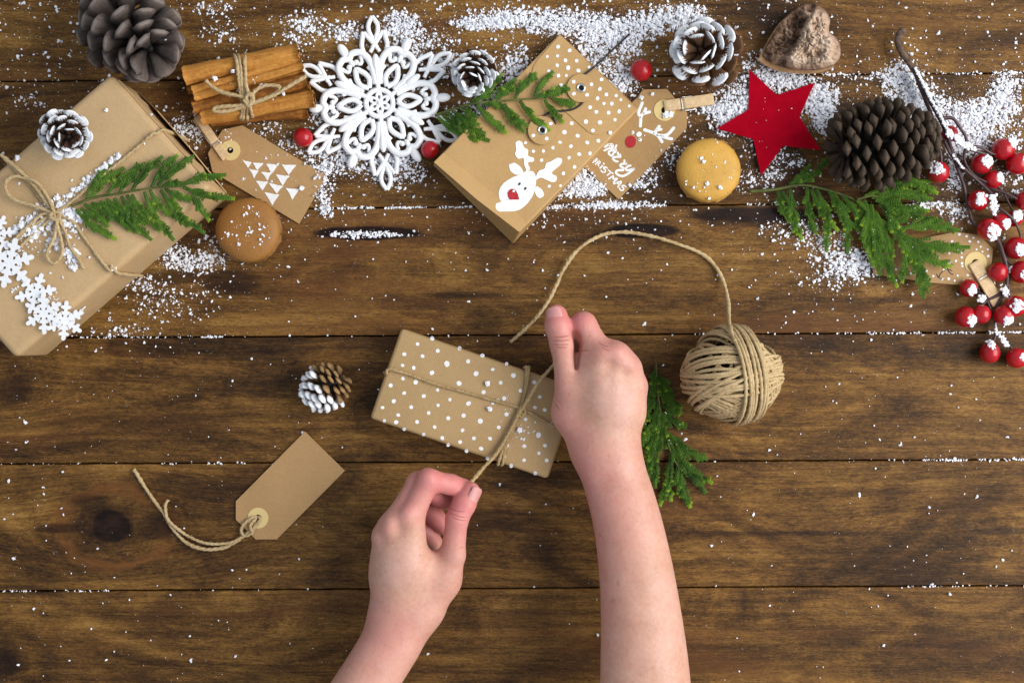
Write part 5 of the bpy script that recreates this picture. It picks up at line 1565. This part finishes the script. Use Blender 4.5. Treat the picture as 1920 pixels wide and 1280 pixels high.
def limb(parent, palm, thenar, arm, fingers, thumb, blush, bumps, lo_px, hi_px, zhi, mat, hand_y):
    a = np.array(P(*lo_px, 0.02)); b = np.array(P(*hi_px, 0.02))
    lo = np.array([min(a[0], b[0]) - .02, min(a[1], b[1]) - .01, 0.001]); hi = np.array([max(a[0], b[0]) + .02, max(a[1], b[1]) + .02, zhi])
    F = Field(lo, hi, 0.00115)
    body = None
    for ch in palm:
        d = F.chain(ch, .006); body = d if body is None else smin(body, d, .011)
    fore = None
    def smooth(ch):
        q = spline([c for c, _ in ch], .012); t = np.linspace(0, 1, len(q))
        L = np.concatenate([[0], np.cumsum([np.linalg.norm(ch[i + 1][0] - ch[i][0]) for i in range(len(ch) - 1)])]); L /= L[-1]
        rr_ = [r for _, r in ch]
        rad = spline([(a, b, 0) for a, b in zip(L, np.array(rr_) * 10)], .01)
        return [(q[i], float(np.interp(t[i], rad[:, 0], rad[:, 1]) / 10)) for i in range(len(q))]
    arm = [smooth(c) for c in arm]
    for ch in arm:
        d = F.chain(ch, .010); fore = d if fore is None else smin(fore, d, .014)
    body = smin(body, fore, .016)
    body = smin(body, F.chain(thenar, .008), .013)
    fin = None
    for ch in fingers:
        d = F.chain(ch, .0035); fin = d if fin is None else smin(fin, d, .0012)
    body = smin(body, fin, .0042)
    body = smin(body, F.chain(thumb, .004), .0022)
    # knuckle bosses, tendons and hollows
    for (p, r, amp) in bumps:
        i0 = np.clip(np.floor((p - 3 * r - F.lo) / F.vox).astype(int), 0, F.n); i1 = np.clip(np.ceil((p + 3 * r - F.lo) / F.vox).astype(int), 0, F.n)
        ax = [F.lo[k] + F.vox * np.arange(i0[k], i1[k]) for k in range(3)]
        g = np.stack(np.meshgrid(*ax, indexing='ij'), -1)
        d2 = ((g - p) ** 2).sum(-1) / (r * r)
        body[i0[0]:i1[0], i0[1]:i1[1], i0[2]:i1[2]] -= (amp * np.exp(-d2)).astype(np.float32)
    v, f = surface_nets(body, F.lo, F.vox)
    # relax the voxel steps
    e = np.vstack([f[:, [0, 1]], f[:, [1, 2]], f[:, [2, 3]], f[:, [3, 0]]])
    for _ in range(4):
        s = np.zeros_like(v); n = np.zeros(len(v))
        for c in range(3):
            s[:, c] = np.bincount(e[:, 0], v[e[:, 1], c], len(v)) + np.bincount(e[:, 1], v[e[:, 0], c], len(v))
        n = np.bincount(e[:, 0], minlength=len(v)) + np.bincount(e[:, 1], minlength=len(v))
        v = v * .4 + .6 * s / n[:, None]
    m = MB(); m.v = v.tolist(); m.f = f.tolist()
    att = np.zeros(len(v))
    for (p, r, amp) in blush:
        att += amp * np.exp(-((v - p) ** 2).sum(1) / (r * r))
    att += 0.22 / (1 + np.exp(-(v[:, 1] - hand_y) / .012))      # hands are rosier than forearms
    m.a = np.clip(att, -1, 1).tolist()
    return m.build('arm', mat, parent, att='blush')

CREASES = [  # wrinkle lines: ends in photo px, width (m), depth
    ((1037, 632), (1066, 628)), ((1036, 638), (1068, 636)), ((1035, 645), (1066, 645)), ((1040, 650), (1062, 651)),
    ((842, 958), (876, 968)), ((848, 966), (875, 974)), ((840, 950), (870, 956)),
    ((1083, 657), (1104, 655)), ((1118, 640), (1136, 650)), ((1122, 648), (1138, 657)),
    ((1040, 742), (1052, 756)), ((1038, 752), (1050, 768)), ((800, 1010), (824, 1014))]
def m_skin(t, setc, b):
    x, y, z = t.pos()
    v = t.vec(x, y, z)
    bl = t.attr('blush')
    n1 = t.noise(v, 55, 4, 0.6); n2 = t.noise(v, 330, 3, 0.6); n3 = t.noise(v, 1500, 2, 0.6)
    base = t.ramp(n1 * 0.6 + n2 * 0.4, [(0.28, (0.435, 0.225, 0.150)), (0.5, (0.540, 0.300, 0.214)), (0.74, (0.615, 0.368, 0.280))])
    col = t.mix(bl.max(0.0).min(1.0), base, (0.560, 0.190, 0.175))
    col = t.mix((0.0 - bl).max(0.0).min(1.0), col, (0.66, 0.405, 0.385))
    ve = t.noise(t.vec(x * 38.0, y * 20.0, z * 38.0), 1.0, 2, 0.5, 0.8)
    vein = (1.0 - ((ve - 0.5) * 26.0).abs()).max(0.0)
    col = t.mix(vein * 0.09, col, (0.42, 0.30, 0.32))
    blo = t.noise(v, 130, 4, 0.65, 0.8)
    col = t.mix((blo - 0.5).step(0.0, 0.2) * 0.22, col, (0.56, 0.20, 0.165))
    fre = t.noise(v, 210, 1, 0.4).step(0.735, 0.76)
    col = t.mix(fre * 0.35, col, (0.34, 0.14, 0.085))
    # fine lines across the skin, and the deeper joint creases
    lines = t.noise(t.vec(x * 500.0, y * 1500.0, z * 700.0), 1.0, 2, 0.6)
    cre = None
    for (p, q) in CREASES:
        a = P(p[0], p[1], .058); c = P(q[0], q[1], .058); d = c - a; L = math.sqrt(d.x ** 2 + d.y ** 2)
        ux, uy = d.x / L, d.y / L
        uu = (x - a.x) * ux + (y - a.y) * uy
        vv = (y - a.y) * ux - (x - a.x) * uy
        vv = vv + ((uu / L) * (1.0 - uu / L)) * 0.0018 + (n2 - 0.5) * 0.0008
        ends = (uu / L).step(-0.1, 0.25) * (1.0 - (uu / L).step(0.75, 1.1))
        w_ = (0.0 - (vv * vv) * (1.0 / (0.00038 ** 2))).exp() * ends
        cre = w_ if cre is None else cre + w_
    top = (z - 0.035).step(0.0, 0.008)
    cre = cre * top
    h = n2 * 0.7 + n3 * 0.5 + lines * 0.6 + vein * 0.10 - cre * 2.2
    col = t.mix(cre.min(1.0) * 0.35, col, (0.36, 0.105, 0.085))
    setc(col, t.bump(h, 0.6, 0.00045))
    b.inputs['Subsurface Weight'].default_value = 0.14
    b.inputs['Subsurface Radius'].default_value = (0.0055, 0.0022, 0.0014)
    b.inputs['Subsurface Scale'].default_value = 1.0
SKIN = material('skin', m_skin, 0.46, 0.40)
def m_nail(t, setc, b):
    n = t.noise(t.vec(*t.pos()), 160, 2)
    tip = t.attr('tip')
    c = t.ramp(n, [(0.3, (0.50, 0.215, 0.20)), (0.7, (0.58, 0.28, 0.26))])
    c = t.mix(tip.step(0.93, 0.99) * 0.5, c, (0.62, 0.38, 0.33))
    setc(t.mix((1.0 - tip).step(0.78, 0.95) * 0.5, c, (0.64, 0.36, 0.32)))
NAIL = material('fingernail', m_nail, 0.42, 0.35)

def nail(parent, ip, tipc, r, roll, half, s0, s1):
    a = np.array(ip); b = np.array(tipc)
    d = (b - a) / np.linalg.norm(b - a)
    up = np.array([0, 0, 1.0]); up -= (up @ d) * d; up /= np.linalg.norm(up)
    sd = np.cross(d, up)
    up, sd = up * math.cos(roll) + sd * math.sin(roll), sd * math.cos(roll) - up * math.sin(roll)
    NU, NV = 13, 14
    vs, at = [], []
    for lay in (0.00030, -0.0007):
        for i in range(NV):
            v_ = i / (NV - 1)
            s = s0 + (s1 - s0) * v_
            hw = half * (1 - .10 * v_) * (1 if 0.12 < v_ < .86 else (0.80 + .20 * (v_ / .12)) if v_ <= .12 else (1 - .45 * ((v_ - .86) / .14) ** 2))
            rs = r * math.sqrt(max(.05, 1 - (max(0, s) / (1.55 * r)) ** 2))
            for k in range(NU):
                ph = hw * (2 * k / (NU - 1) - 1)
                e = 1 - (abs(2 * k / (NU - 1) - 1)) ** 6
                vs.append(b + d * s + (up * math.cos(ph) + sd * math.sin(ph)) * (rs + lay * (e if lay > 0 else 1))); at.append(v_)
    fs = []
    for i in range(NV - 1):
        for k in range(NU - 1):
            q = i * NU + k
            fs.append((q, q + 1, q + NU + 1, q + NU)); q += NV * NU; fs.append((q, q + NU, q + NU + 1, q + 1))
    m = NV * NU
    bord = [k for k in range(NU)] + [i * NU + NU - 1 for i in range(1, NV)] + [(NV - 1) * NU + k for k in range(NU - 2, -1, -1)] + [i * NU for i in range(NV - 2, 0, -1)]
    for i in range(len(bord)):
        p_, q_ = bord[i], bord[(i + 1) % len(bord)]
        fs.append((q_, p_, p_ + m, q_ + m))
    MB().add(vs, fs, at).build('fingernail', NAIL, parent, att='tip')

person = empty('person', P(1000, 1300, 0), 'bare hands and forearms of a person tying twine round the small dotted gift', 'person')
B_ = lambda px, py, z, r, a: (np.array(P(px, py, z * mm)), r * mm, a)
# right hand
arm_r = limb(person,
    palm=[[J(1118, 838, 48, 13), J(1124, 760, 56, 12.5), J(1128, 670, 63, 11.2)], [J(1135, 842, 50, 13), J(1145, 760, 58, 12.5), J(1154, 670, 64, 11)], [J(1146, 842, 49, 12.4), J(1164, 765, 55, 12), J(1176, 692, 58, 10.2)], [J(1156, 838, 46, 11), J(1176, 775, 50, 11.2), J(1188, 725, 50, 9.6)], [J(1108, 740, 54, 11), J(1107, 672, 57, 10)]],
    thenar=[J(1112, 838, 44, 13.5), J(1074, 775, 46, 13.8), J(1066, 714, 54, 9.8)],
    arm=[[J(1124, 850, 47, 14.4), J(1163, 970, 52, 16), J(1185, 1110, 60, 18.5), J(1194, 1280, 70, 21.8), J(1198, 1500, 84, 24.5)],
         [J(1153, 850, 46, 13.6), J(1187, 970, 51, 15.6), J(1211, 1110, 59, 18.3), J(1226, 1280, 69, 21.8), J(1228, 1500, 83, 24.5)]],
    fingers=[[J(1128, 670, 63, 10), J(1094, 609, 57, 9.0), J(1076, 640, 38, 7.8), J(1056, 668, 33, 7.0)],
             [J(1154, 670, 64, 9.6), J(1134, 664, 38, 8.6), J(1106, 700, 28, 7.6), J(1088, 726, 27, 7)],
             [J(1176, 692, 58, 9.2), J(1152, 684, 34, 8.2), J(1126, 716, 24, 7.2), J(1110, 736, 23, 6.8)],
             [J(1188, 725, 50, 8.4), J(1166, 714, 29, 7.4), J(1138, 738, 21, 6.5), J(1122, 750, 20, 6)]],
    thumb=[J(1066, 716, 55, 9.4), J(1055, 645, 61, 8.5), J(1046, 612, 60, 8.7), J(1043.5, 591, 58, 7.8)],
    blush=[B_(1042, 588, 60, 12, .9), B_(1088, 600, 62, 13, .7), B_(1055, 640, 66, 9, .35), B_(1130, 650, 72, 10, .30), B_(1160, 655, 74, 9, .30), B_(1185, 680, 68, 9, .30), B_(1212, 725, 52, 12, .35), B_(1085, 800, 55, 22, .35), B_(1108, 890, 56, 24, .45), B_(1040, 720, 50, 16, .45), B_(1150, 760, 72, 26, -.55), B_(1140, 980, 60, 30, .35), B_(1140, 1120, 66, 36, .35), B_(1230, 1120, 75, 30, -.2)],
    bumps=[B_(1129, 662, 74, 6, .0022), B_(1158, 660, 75, 5.5, .0024), B_(1182, 682, 69, 5, .0023), B_(1198, 722, 60, 5, .0021), B_(1143, 684, 75, 5, -.0022), B_(1169, 700, 70, 5, -.0020), B_(1188, 716, 62, 4.5, -.0014), B_(1142, 652, 68, 3.4, -.0030), B_(1168, 664, 65, 3.4, -.0030), B_(1190, 700, 58, 3.2, -.0028), B_(1146, 712, 75, 7, -.0012), B_(1172, 726, 70, 6, -.0011), B_(1130, 720, 74, 6, .0007), B_(1160, 730, 74, 6, .0007), B_(1053, 642, 70, 5, .0007), B_(1100, 740, 62, 10, -.0012), B_(1094, 612, 66, 5.5, .0008), B_(1132, 900, 66, 9, -.0010)] + [B_(1081 - .0 * k, 628 + 8 * k, 62 - .2 * k, 3.0, -.0034 + .00016 * k) for k in range(11)],
    lo_px=(1010, 560), hi_px=(1300, 1520), zhi=0.118, mat=SKIN, hand_y=-0.080)
nail(arm_r, P(1051, 632, .0605), P(1043.5, 591, .058), 0.00875, -0.28, 0.80, -0.0072, 0.0050)
# left hand
arm_l = limb(person,
    palm=[[J(778, 1140, 46, 13), J(773, 1050, 56, 12.4), J(768, 970, 62, 10.2)], [J(757, 1142, 47, 13), J(748, 1060, 56, 12.4), J(738, 986, 60, 10.2)], [J(742, 1138, 45, 12), J(732, 1065, 50, 11.6), J(725, 1006, 53, 9.7)], [J(730, 1138, 42, 11), J(727, 1085, 44, 10.6), J(727, 1042, 45, 9.2)]],
    thenar=[J(800, 1132, 43, 14), J(827, 1086, 45, 13.2), J(848, 1040, 51, 9.6)],
    arm=[[J(746, 1157, 45, 13.6), J(687, 1260, 52, 13.4), J(566, 1455, 66, 16.5), J(532, 1508, 70, 17)], [J(769, 1173, 45, 13.6), J(705, 1272, 52, 13.4), J(582, 1466, 66, 16.5), J(548, 1518, 70, 17)]],
    fingers=[[J(768, 970, 62, 9.4), J(803, 900, 64, 8.1), J(845, 908, 55, 7.0), J(870, 913, 48, 6.3)],
             [J(738, 986, 60, 9.2), J(784, 905, 57, 7.9), J(828, 934, 41, 7.0), J(852, 940, 36, 6.4)],
             [J(725, 1006, 53, 8.8), J(778, 938, 40, 7.7), J(814, 968, 26, 7.0), J(832, 986, 23, 6.4)],
             [J(727, 1042, 45, 8.2), J(772, 984, 28, 7.0), J(806, 1004, 19, 6.3), J(818, 1020, 17, 5.8)]],
    thumb=[J(848, 1040, 52, 9.0), J(857, 972, 58, 7.6), J(870, 945, 57, 7.9), J(882, 921, 55, 7.1)],
    blush=[B_(888, 915, 57, 12, .9), B_(862, 955, 62, 12, .6), B_(803, 895, 68, 12, .7), B_(845, 908, 58, 14, .75), B_(830, 940, 42, 16, .9), B_(815, 975, 28, 18, 1.0), B_(850, 1000, 56, 16, .5), B_(765, 960, 72, 9, .35), B_(728, 985, 68, 10, .30), B_(705, 1005, 56, 10, .35), B_(770, 930, 64, 14, .4), B_(760, 1060, 68, 28, -.45), B_(820, 1080, 56, 18, .15), B_(740, 1175, 55, 20, .40), B_(690, 1240, 60, 30, .30)],
    bumps=[B_(763, 962, 73, 6, .0022), B_(729, 980, 70, 5.4, .0021), B_(708, 1006, 60, 5, .0018), B_(747, 992, 71, 5, -.0020), B_(722, 1008, 64, 4.5, -.0014), B_(804, 892, 71, 5, .0008), B_(856, 970, 66, 4.5, .0006), B_(800, 1040, 62, 10, -.0014), B_(716, 1150, 50, 8, .0010), B_(870, 1040, 58, 6, .0006)],
    lo_px=(500, 860), hi_px=(915, 1540), zhi=0.100, mat=SKIN, hand_y=-0.200)
nail(arm_l, P(862, 962, .0578), P(882, 921, .055), 0.00790, 0.66, 0.74, -0.0062, 0.0046)
tag(arm_r, 'right hand and forearm with its thumb pressed along the gift'); tag(arm_l, 'left hand and forearm pinching the lower twine end')

# ------------------------------------------------------------------ artificial snow
gn_ = np.random.default_rng(77)
FV, FF, nvert = [], [], 0
def flake(px, py, r, z=0.0):
    global nvert
    v, f = ICO2 if r > 3.0 else ICO1
    q = v * (1 + gn_.normal(0, .24 if r > 2.6 else .30, (len(v), 1)))
    q = q * np.array([gn_.uniform(.7, 1.35), gn_.uniform(.7, 1.2), gn_.uniform(.45, .85)])
    a, b = gn_.uniform(0, 6.28), gn_.uniform(-.6, .6)
    Rz = np.array([[math.cos(a), -math.sin(a), 0], [math.sin(a), math.cos(a), 0], [0, 0, 1]]); Rx = np.array([[1, 0, 0], [0, math.cos(b), -math.sin(b)], [0, math.sin(b), math.cos(b)]])
    q = (q @ Rx.T @ Rz.T) * r * S
    c = np.array(P(px, py, z)); q = q + c
    q[:, 2] += z - q[:, 2].min() - r * S * .10
    FV.append(q); FF.append(f + nvert); nvert += len(q)
def clump(px, py, r, z):
    for k in range(gn_.integers(2, 6)):
        flake(px + gn_.normal(0, r * .8), py + gn_.normal(0, r * .8), r * gn_.uniform(.45, 1.0), z)
EXCL = []  # things lying flat on the table keep the ground below them clear
def blob(cx, cy, rx, ry, n, rot=0, lo=1.0, hi=4.2, z=0.0, dense=False, zf=None, layer=0):
    for i in range(n):
        while True:
            a, b = gn_.normal(0, .52, 2) if not dense else gn_.uniform(-1, 1, 2)
            if a * a + b * b < 1.15: break
        x = a * rx; y = b * ry; c, s = math.cos(rot), math.sin(rot)
        px, py = cx + x * c - y * s, cy + x * s + y * c
        u_ = gn_.uniform(0, 1)
        r = lo + (hi - lo) * u_ ** 2.2
        zz = zf(px, py) if zf else z
        if layer and gn_.uniform() < layer: zz += gn_.uniform(.0008, .0026)
        flake(px, py, r, zz)
        if r > hi * .78 and gn_.uniform() < .5: clump(px, py, r * .9, zz)
def line(x0, y0, x1, y1, n, lo=.5, hi=2.0, j=1.0):
    ph = gn_.uniform(0, 6.28)
    for i in range(n):
        s = gn_.uniform(0, 1)
        if math.sin(s * abs(x1 - x0) / 17.0 + ph) + math.sin(s * abs(x1 - x0) / 7.3) < gn_.uniform(-1.6, .6): continue
        flake(x0 + (x1 - x0) * s, y0 + (y1 - y0) * s + gn_.normal(0, j), gn_.uniform(lo, hi), -.0004)
DEN = [  # px, py, rx, ry, count
    (572, 50, 42, 32, 150), (645, 58, 45, 20, 130), (752, 52, 44, 30, 420), (812, 80, 50, 26, 110), (545, 95, 40, 20, 40),
    (905, 44, 60, 15, 330), (960, 38, 55, 18, 330), (1030, 44, 60, 24, 420), (1105, 52, 60, 30, 560), (1160, 60, 50, 34, 420), (1215, 45, 45, 30, 330), (1275, 28, 55, 22, 380), (1000, 22, 120, 10, 150), (1290, 50, 50, 18, 160),
    (1120, 105, 48, 42, 420), (1165, 150, 34, 34, 300), (1180, 90, 30, 30, 140), (965, 130, 32, 46, 320), (930, 190, 40, 30, 190), (875, 215, 45, 22, 140), (840, 120, 26, 30, 90),
    (640, 300, 66, 34, 420), (740, 318, 60, 34, 380), (700, 210, 100, 90, 420), (604, 350, 18, 34, 110), (770, 100, 46, 22, 110), (600, 220, 34, 40, 110),
    (1395, 195, 58, 52, 950), (1370, 230, 40, 26, 260), (1345, 205, 40, 16, 200), (1460, 150, 62, 24, 520), (1530, 185, 44, 36, 620), (1545, 225, 28, 30, 260), (1420, 120, 30, 26, 90), (1470, 300, 40, 18, 80), (1435, 265, 46, 30, 90), (1400, 340, 40, 26, 60), (1450, 330, 30, 14, 60),
    (1690, 150, 40, 40, 430), (1730, 190, 40, 40, 420), (1800, 225, 90, 40, 1150), (1820, 265, 60, 34, 560), (1870, 205, 46, 34, 430), (1885, 165, 34, 34, 300), (1790, 320, 20, 50, 160), (1900, 255, 30, 40, 70), (1700, 190, 40, 30, 240), (1640, 145, 70, 8, 60),
    (1600, 495, 52, 32, 420), (1545, 462, 56, 32, 170), (1490, 432, 66, 26, 110), (1560, 520, 70, 30, 100), (1790, 400, 30, 20, 60), (1750, 385, 60, 8, 80), (1900, 340, 30, 40, 60),
    (370, 490, 60, 22, 230), (320, 480, 40, 26, 120), (290, 560, 56, 44, 90), (265, 530, 30, 14, 50), (400, 465, 40, 40, 60), (240, 620, 70, 12, 36), (350, 570, 70, 40, 50),
    (345, 245, 34, 34, 120), (385, 225, 30, 26, 40), (400, 18, 40, 14, 50), (415, 60, 60, 36, 60), (375, 260, 14, 24, 40), (460, 215, 60, 10, 46), (500, 240, 50, 20, 50), (540, 275, 36, 24, 50),
    (1098, 352, 44, 20, 420), (1150, 385, 90, 8, 220), (1190, 345, 22, 8, 70), (1215, 330, 30, 30, 60), (1260, 290, 26, 30, 60), (1085, 330, 30, 26, 200),
    (610, 395, 16, 16, 60), (590, 330, 24, 40, 120), (1050, 345, 20, 30, 90), (1180, 210, 30, 22, 90), (1260, 220, 26, 18, 70),
    (1000, 410, 120, 26, 40), (1010, 390, 60, 6, 60), (60, 10, 80, 20, 14), (100, 100, 100, 70, 34), (60, 190, 40, 16, 24), (560, 320, 20, 20, 40)]
for cx, cy, rx, ry, n in DEN:
    blob(cx, cy, rx, ry, int(n * 1.5), lo=.45, hi=3.1 if n > 100 else 2.9, layer=.22 if n / (rx * ry) > .17 else 0)
for cx, cy, rx, ry, n in DEN:      # the finest powder between the grains
    for k in range(int(n * .85)):
        a, b = gn_.normal(0, .62, 2); flake(cx + a * rx, cy + b * ry, gn_.uniform(.25, .62), 0.0)
for cx, cy, rx, ry, n in DEN:      # loose grains strayed round each drift
    for k in range(int(8 + n ** .5 * 2.2)):
        a, b = gn_.normal(0, 1.0, 2); flake(cx + a * (rx * 1.1 + 22), cy + b * (ry * 1.1 + 22), .5 + 2.2 * gn_.uniform() ** 2.4, 0.0)
# settled in the joints between the planks and in an open knot
for (i, x0, x1, n) in ((4, 590, 885, 330), (4, 1030, 1255, 300), (4, 1400, 1500, 30), (4, 1730, 1800, 50), (3, 1540, 1920, 190), (3, 640, 860, 40), (3, 0, 200, 14), (5, 1620, 1920, 260), (5, 150, 420, 60), (5, 380, 420, 60), (5, 600, 1050, 16), (6, 300, 470, 40), (6, 1730, 1920, 120), (6, 1330, 1720, 16), (6, 0, 200, 10), (7, 0, 220, 60), (7, 1690, 1800, 34), (7, 220, 700, 10), (7, 1800, 1920, 10), (5, 1300, 1620, 30)):
    line(x0, seam_y(i, x0), x1, seam_y(i, x1), n)
blob(680, 440, 62, 6, 190, lo=.8, hi=3.0, dense=True); blob(750, 441, 30, 3, 30, lo=.8, hi=2.0)
# thin scatter over the whole table, thinning towards the hands
for k in range(6200):
    px, py = gn_.uniform(-150, 2070), 1320 * gn_.uniform(0, 1) ** 1.55 - 40
    keep = 1.0 if py < 420 else (.80 if py < 640 else .46)
    if 560 < px < 1350 and py > 520: keep *= .55
    if px > 1500 and py < 900: keep *= 1.5
    if px < 420 and py > 560: keep *= 1.3
    if gn_.uniform() > keep: continue
    u_ = gn_.uniform(); r = .4 + 2.5 * u_ ** 3.6
    flake(px, py, r, 0.0)
    if r > 2.3 and gn_.uniform() < .45: clump(px, py, r * .8, 0.0)
# on the things themselves
zg = lambda a, b: ZB
blob(105, 395, 34, 26, 130, lo=1.5, hi=5.2, z=ZB, layer=.3); blob(128, 420, 40, 28, 110, lo=1.5, hi=5.4, z=ZB, layer=.2); blob(60, 425, 34, 22, 150, -.5, 1.5, 5.0, z=ZB, layer=.4); blob(135, 480, 14, 22, 60, lo=1.5, hi=5.0, z=ZB); blob(100, 455, 24, 20, 40, lo=1.5, hi=4.6, z=ZB)
for s in np.linspace(0, 1, 60): flake(128 + 96 * s + gn_.normal(0, 4), 372 - 84 * s + gn_.normal(0, 4), gn_.uniform(1.8, 4.4), ZB)
blob(40, 470, 40, 26, 24, lo=.8, hi=2.6, z=ZB + .002); blob(100, 556, 18, 14, 22, lo=.8, hi=2.0, z=ZB); blob(60, 430, 50, 40, 30, lo=1, hi=3.0, z=ZB); blob(212, 502, 6, 8, 8, lo=2, hi=3.6, z=ZB); blob(30, 540, 12, 12, 8, lo=1.2, hi=3.0, z=ZB)
for px, py, r in ((200, 207, 3.4), (33, 297, 5.2), (36, 345, 3), (135, 338, 2.2), (170, 325, 1.6), (168, 482, 2.6), (118, 520, 2.0), (95, 512, 2.2), (270, 269, 2.6), (60, 385, 3.4), (285, 215, 2.2)): flake(px, py, r, ZB)
def zmac(cx, cy, R):
    def f(x, y):
        q = min(1, math.hypot(x - cx, y - cy) / R); return 0.0133 + 0.0075 * math.sqrt(max(0, 1 - q ** 3.2))
    return f
blob(460, 424, 48, 44, 74, lo=.6, hi=2.6, zf=zmac(467, 432, 60), dense=True); blob(1330, 325, 48, 46, 26, lo=.5, hi=2.0, zf=zmac(1328, 320, 59), dense=True)
for px, py, r in ((1319, 304, 3.8), (1316, 296, 2.6), (1326, 345, 3.4), (1300, 352, 3.2), (1350, 352, 4.0), (1330, 372, 3.2), (1345, 268, 3.0), (1342, 262, 2.6)): flake(px, py, r, zmac(1328, 320, 59)(px, py))
blob(945, 765, 40, 22, 34, .9, .5, 2.2, z=ZG); blob(985, 800, 30, 26, 22, lo=.5, hi=2.6, z=ZG); flake(914, 719, 5, ZG); flake(974, 806, 4.4, ZG); flake(918, 766, 4.4, ZG)
blob(1251, 215, 10, 7, 26, lo=1.5, hi=4.4, z=.0046); flake(1223, 177, 4, .0042); flake(1202, 184, 3.4, .004); blob(1230, 260, 40, 50, 14, lo=.6, hi=1.6, z=.0034)
blob(500, 310, 70, 50, 26, lo=.6, hi=2.0, z=.0030); blob(425, 262, 12, 22, 12, lo=1, hi=2.4, z=.0078)
for px, py, r in ((566, 353, 4), (483, 285, 2.6), (432, 280, 3), (572, 307, 3)): flake(px, py, r, .0022)
blob(460, 165, 70, 30, 16, lo=.8, hi=2.6, z=.026); flake(404, 148, 5.0, .0275); flake(437, 134, 4.6, .0275); flake(532, 176, 3.4, .0240); flake(490, 160, 3.6, .026)
blob(900, 235, 60, 50, 9, lo=.6, hi=1.6, zf=lambda a, b: zbag(a, b) if a > 885 else 0)
blob(1437, 240, 60, 60, 14, lo=.5, hi=1.2, z=.0048)
blob(1700, 430, 70, 40, 24, lo=.5, hi=1.4, z=.012); blob(1240, 800, 40, 70, 10, lo=.8, hi=1.8, z=.008); flake(1285, 823, 3.4, .007); flake(1278, 812, 2.6, .007)
blob(275, 90, 50, 50, 5, lo=1, hi=2.6, z=.075)
V_ = np.vstack(FV); F_ = np.vstack(FF)
me = bpy.data.meshes.new('artificial_snow')
me.vertices.add(len(V_)); me.vertices.foreach_set('co', V_.astype(np.float32).ravel())
me.loops.add(F_.size); me.loops.foreach_set('vertex_index', F_.astype(np.int32).ravel())
me.polygons.add(len(F_)); me.polygons.foreach_set('loop_start', np.arange(0, F_.size, 3, dtype=np.int32)); me.polygons.foreach_set('loop_total', np.full(len(F_), 3, np.int32))
me.update(calc_edges=True); me.validate()
me.polygons.foreach_set('use_smooth', [False] * len(me.polygons))
me.materials.append(SNOW)
so = bpy.data.objects.new('artificial_snow', me); COL.objects.link(so)
tag(so, 'white artificial snow flakes scattered over table and decorations', 'snow', kind='stuff')
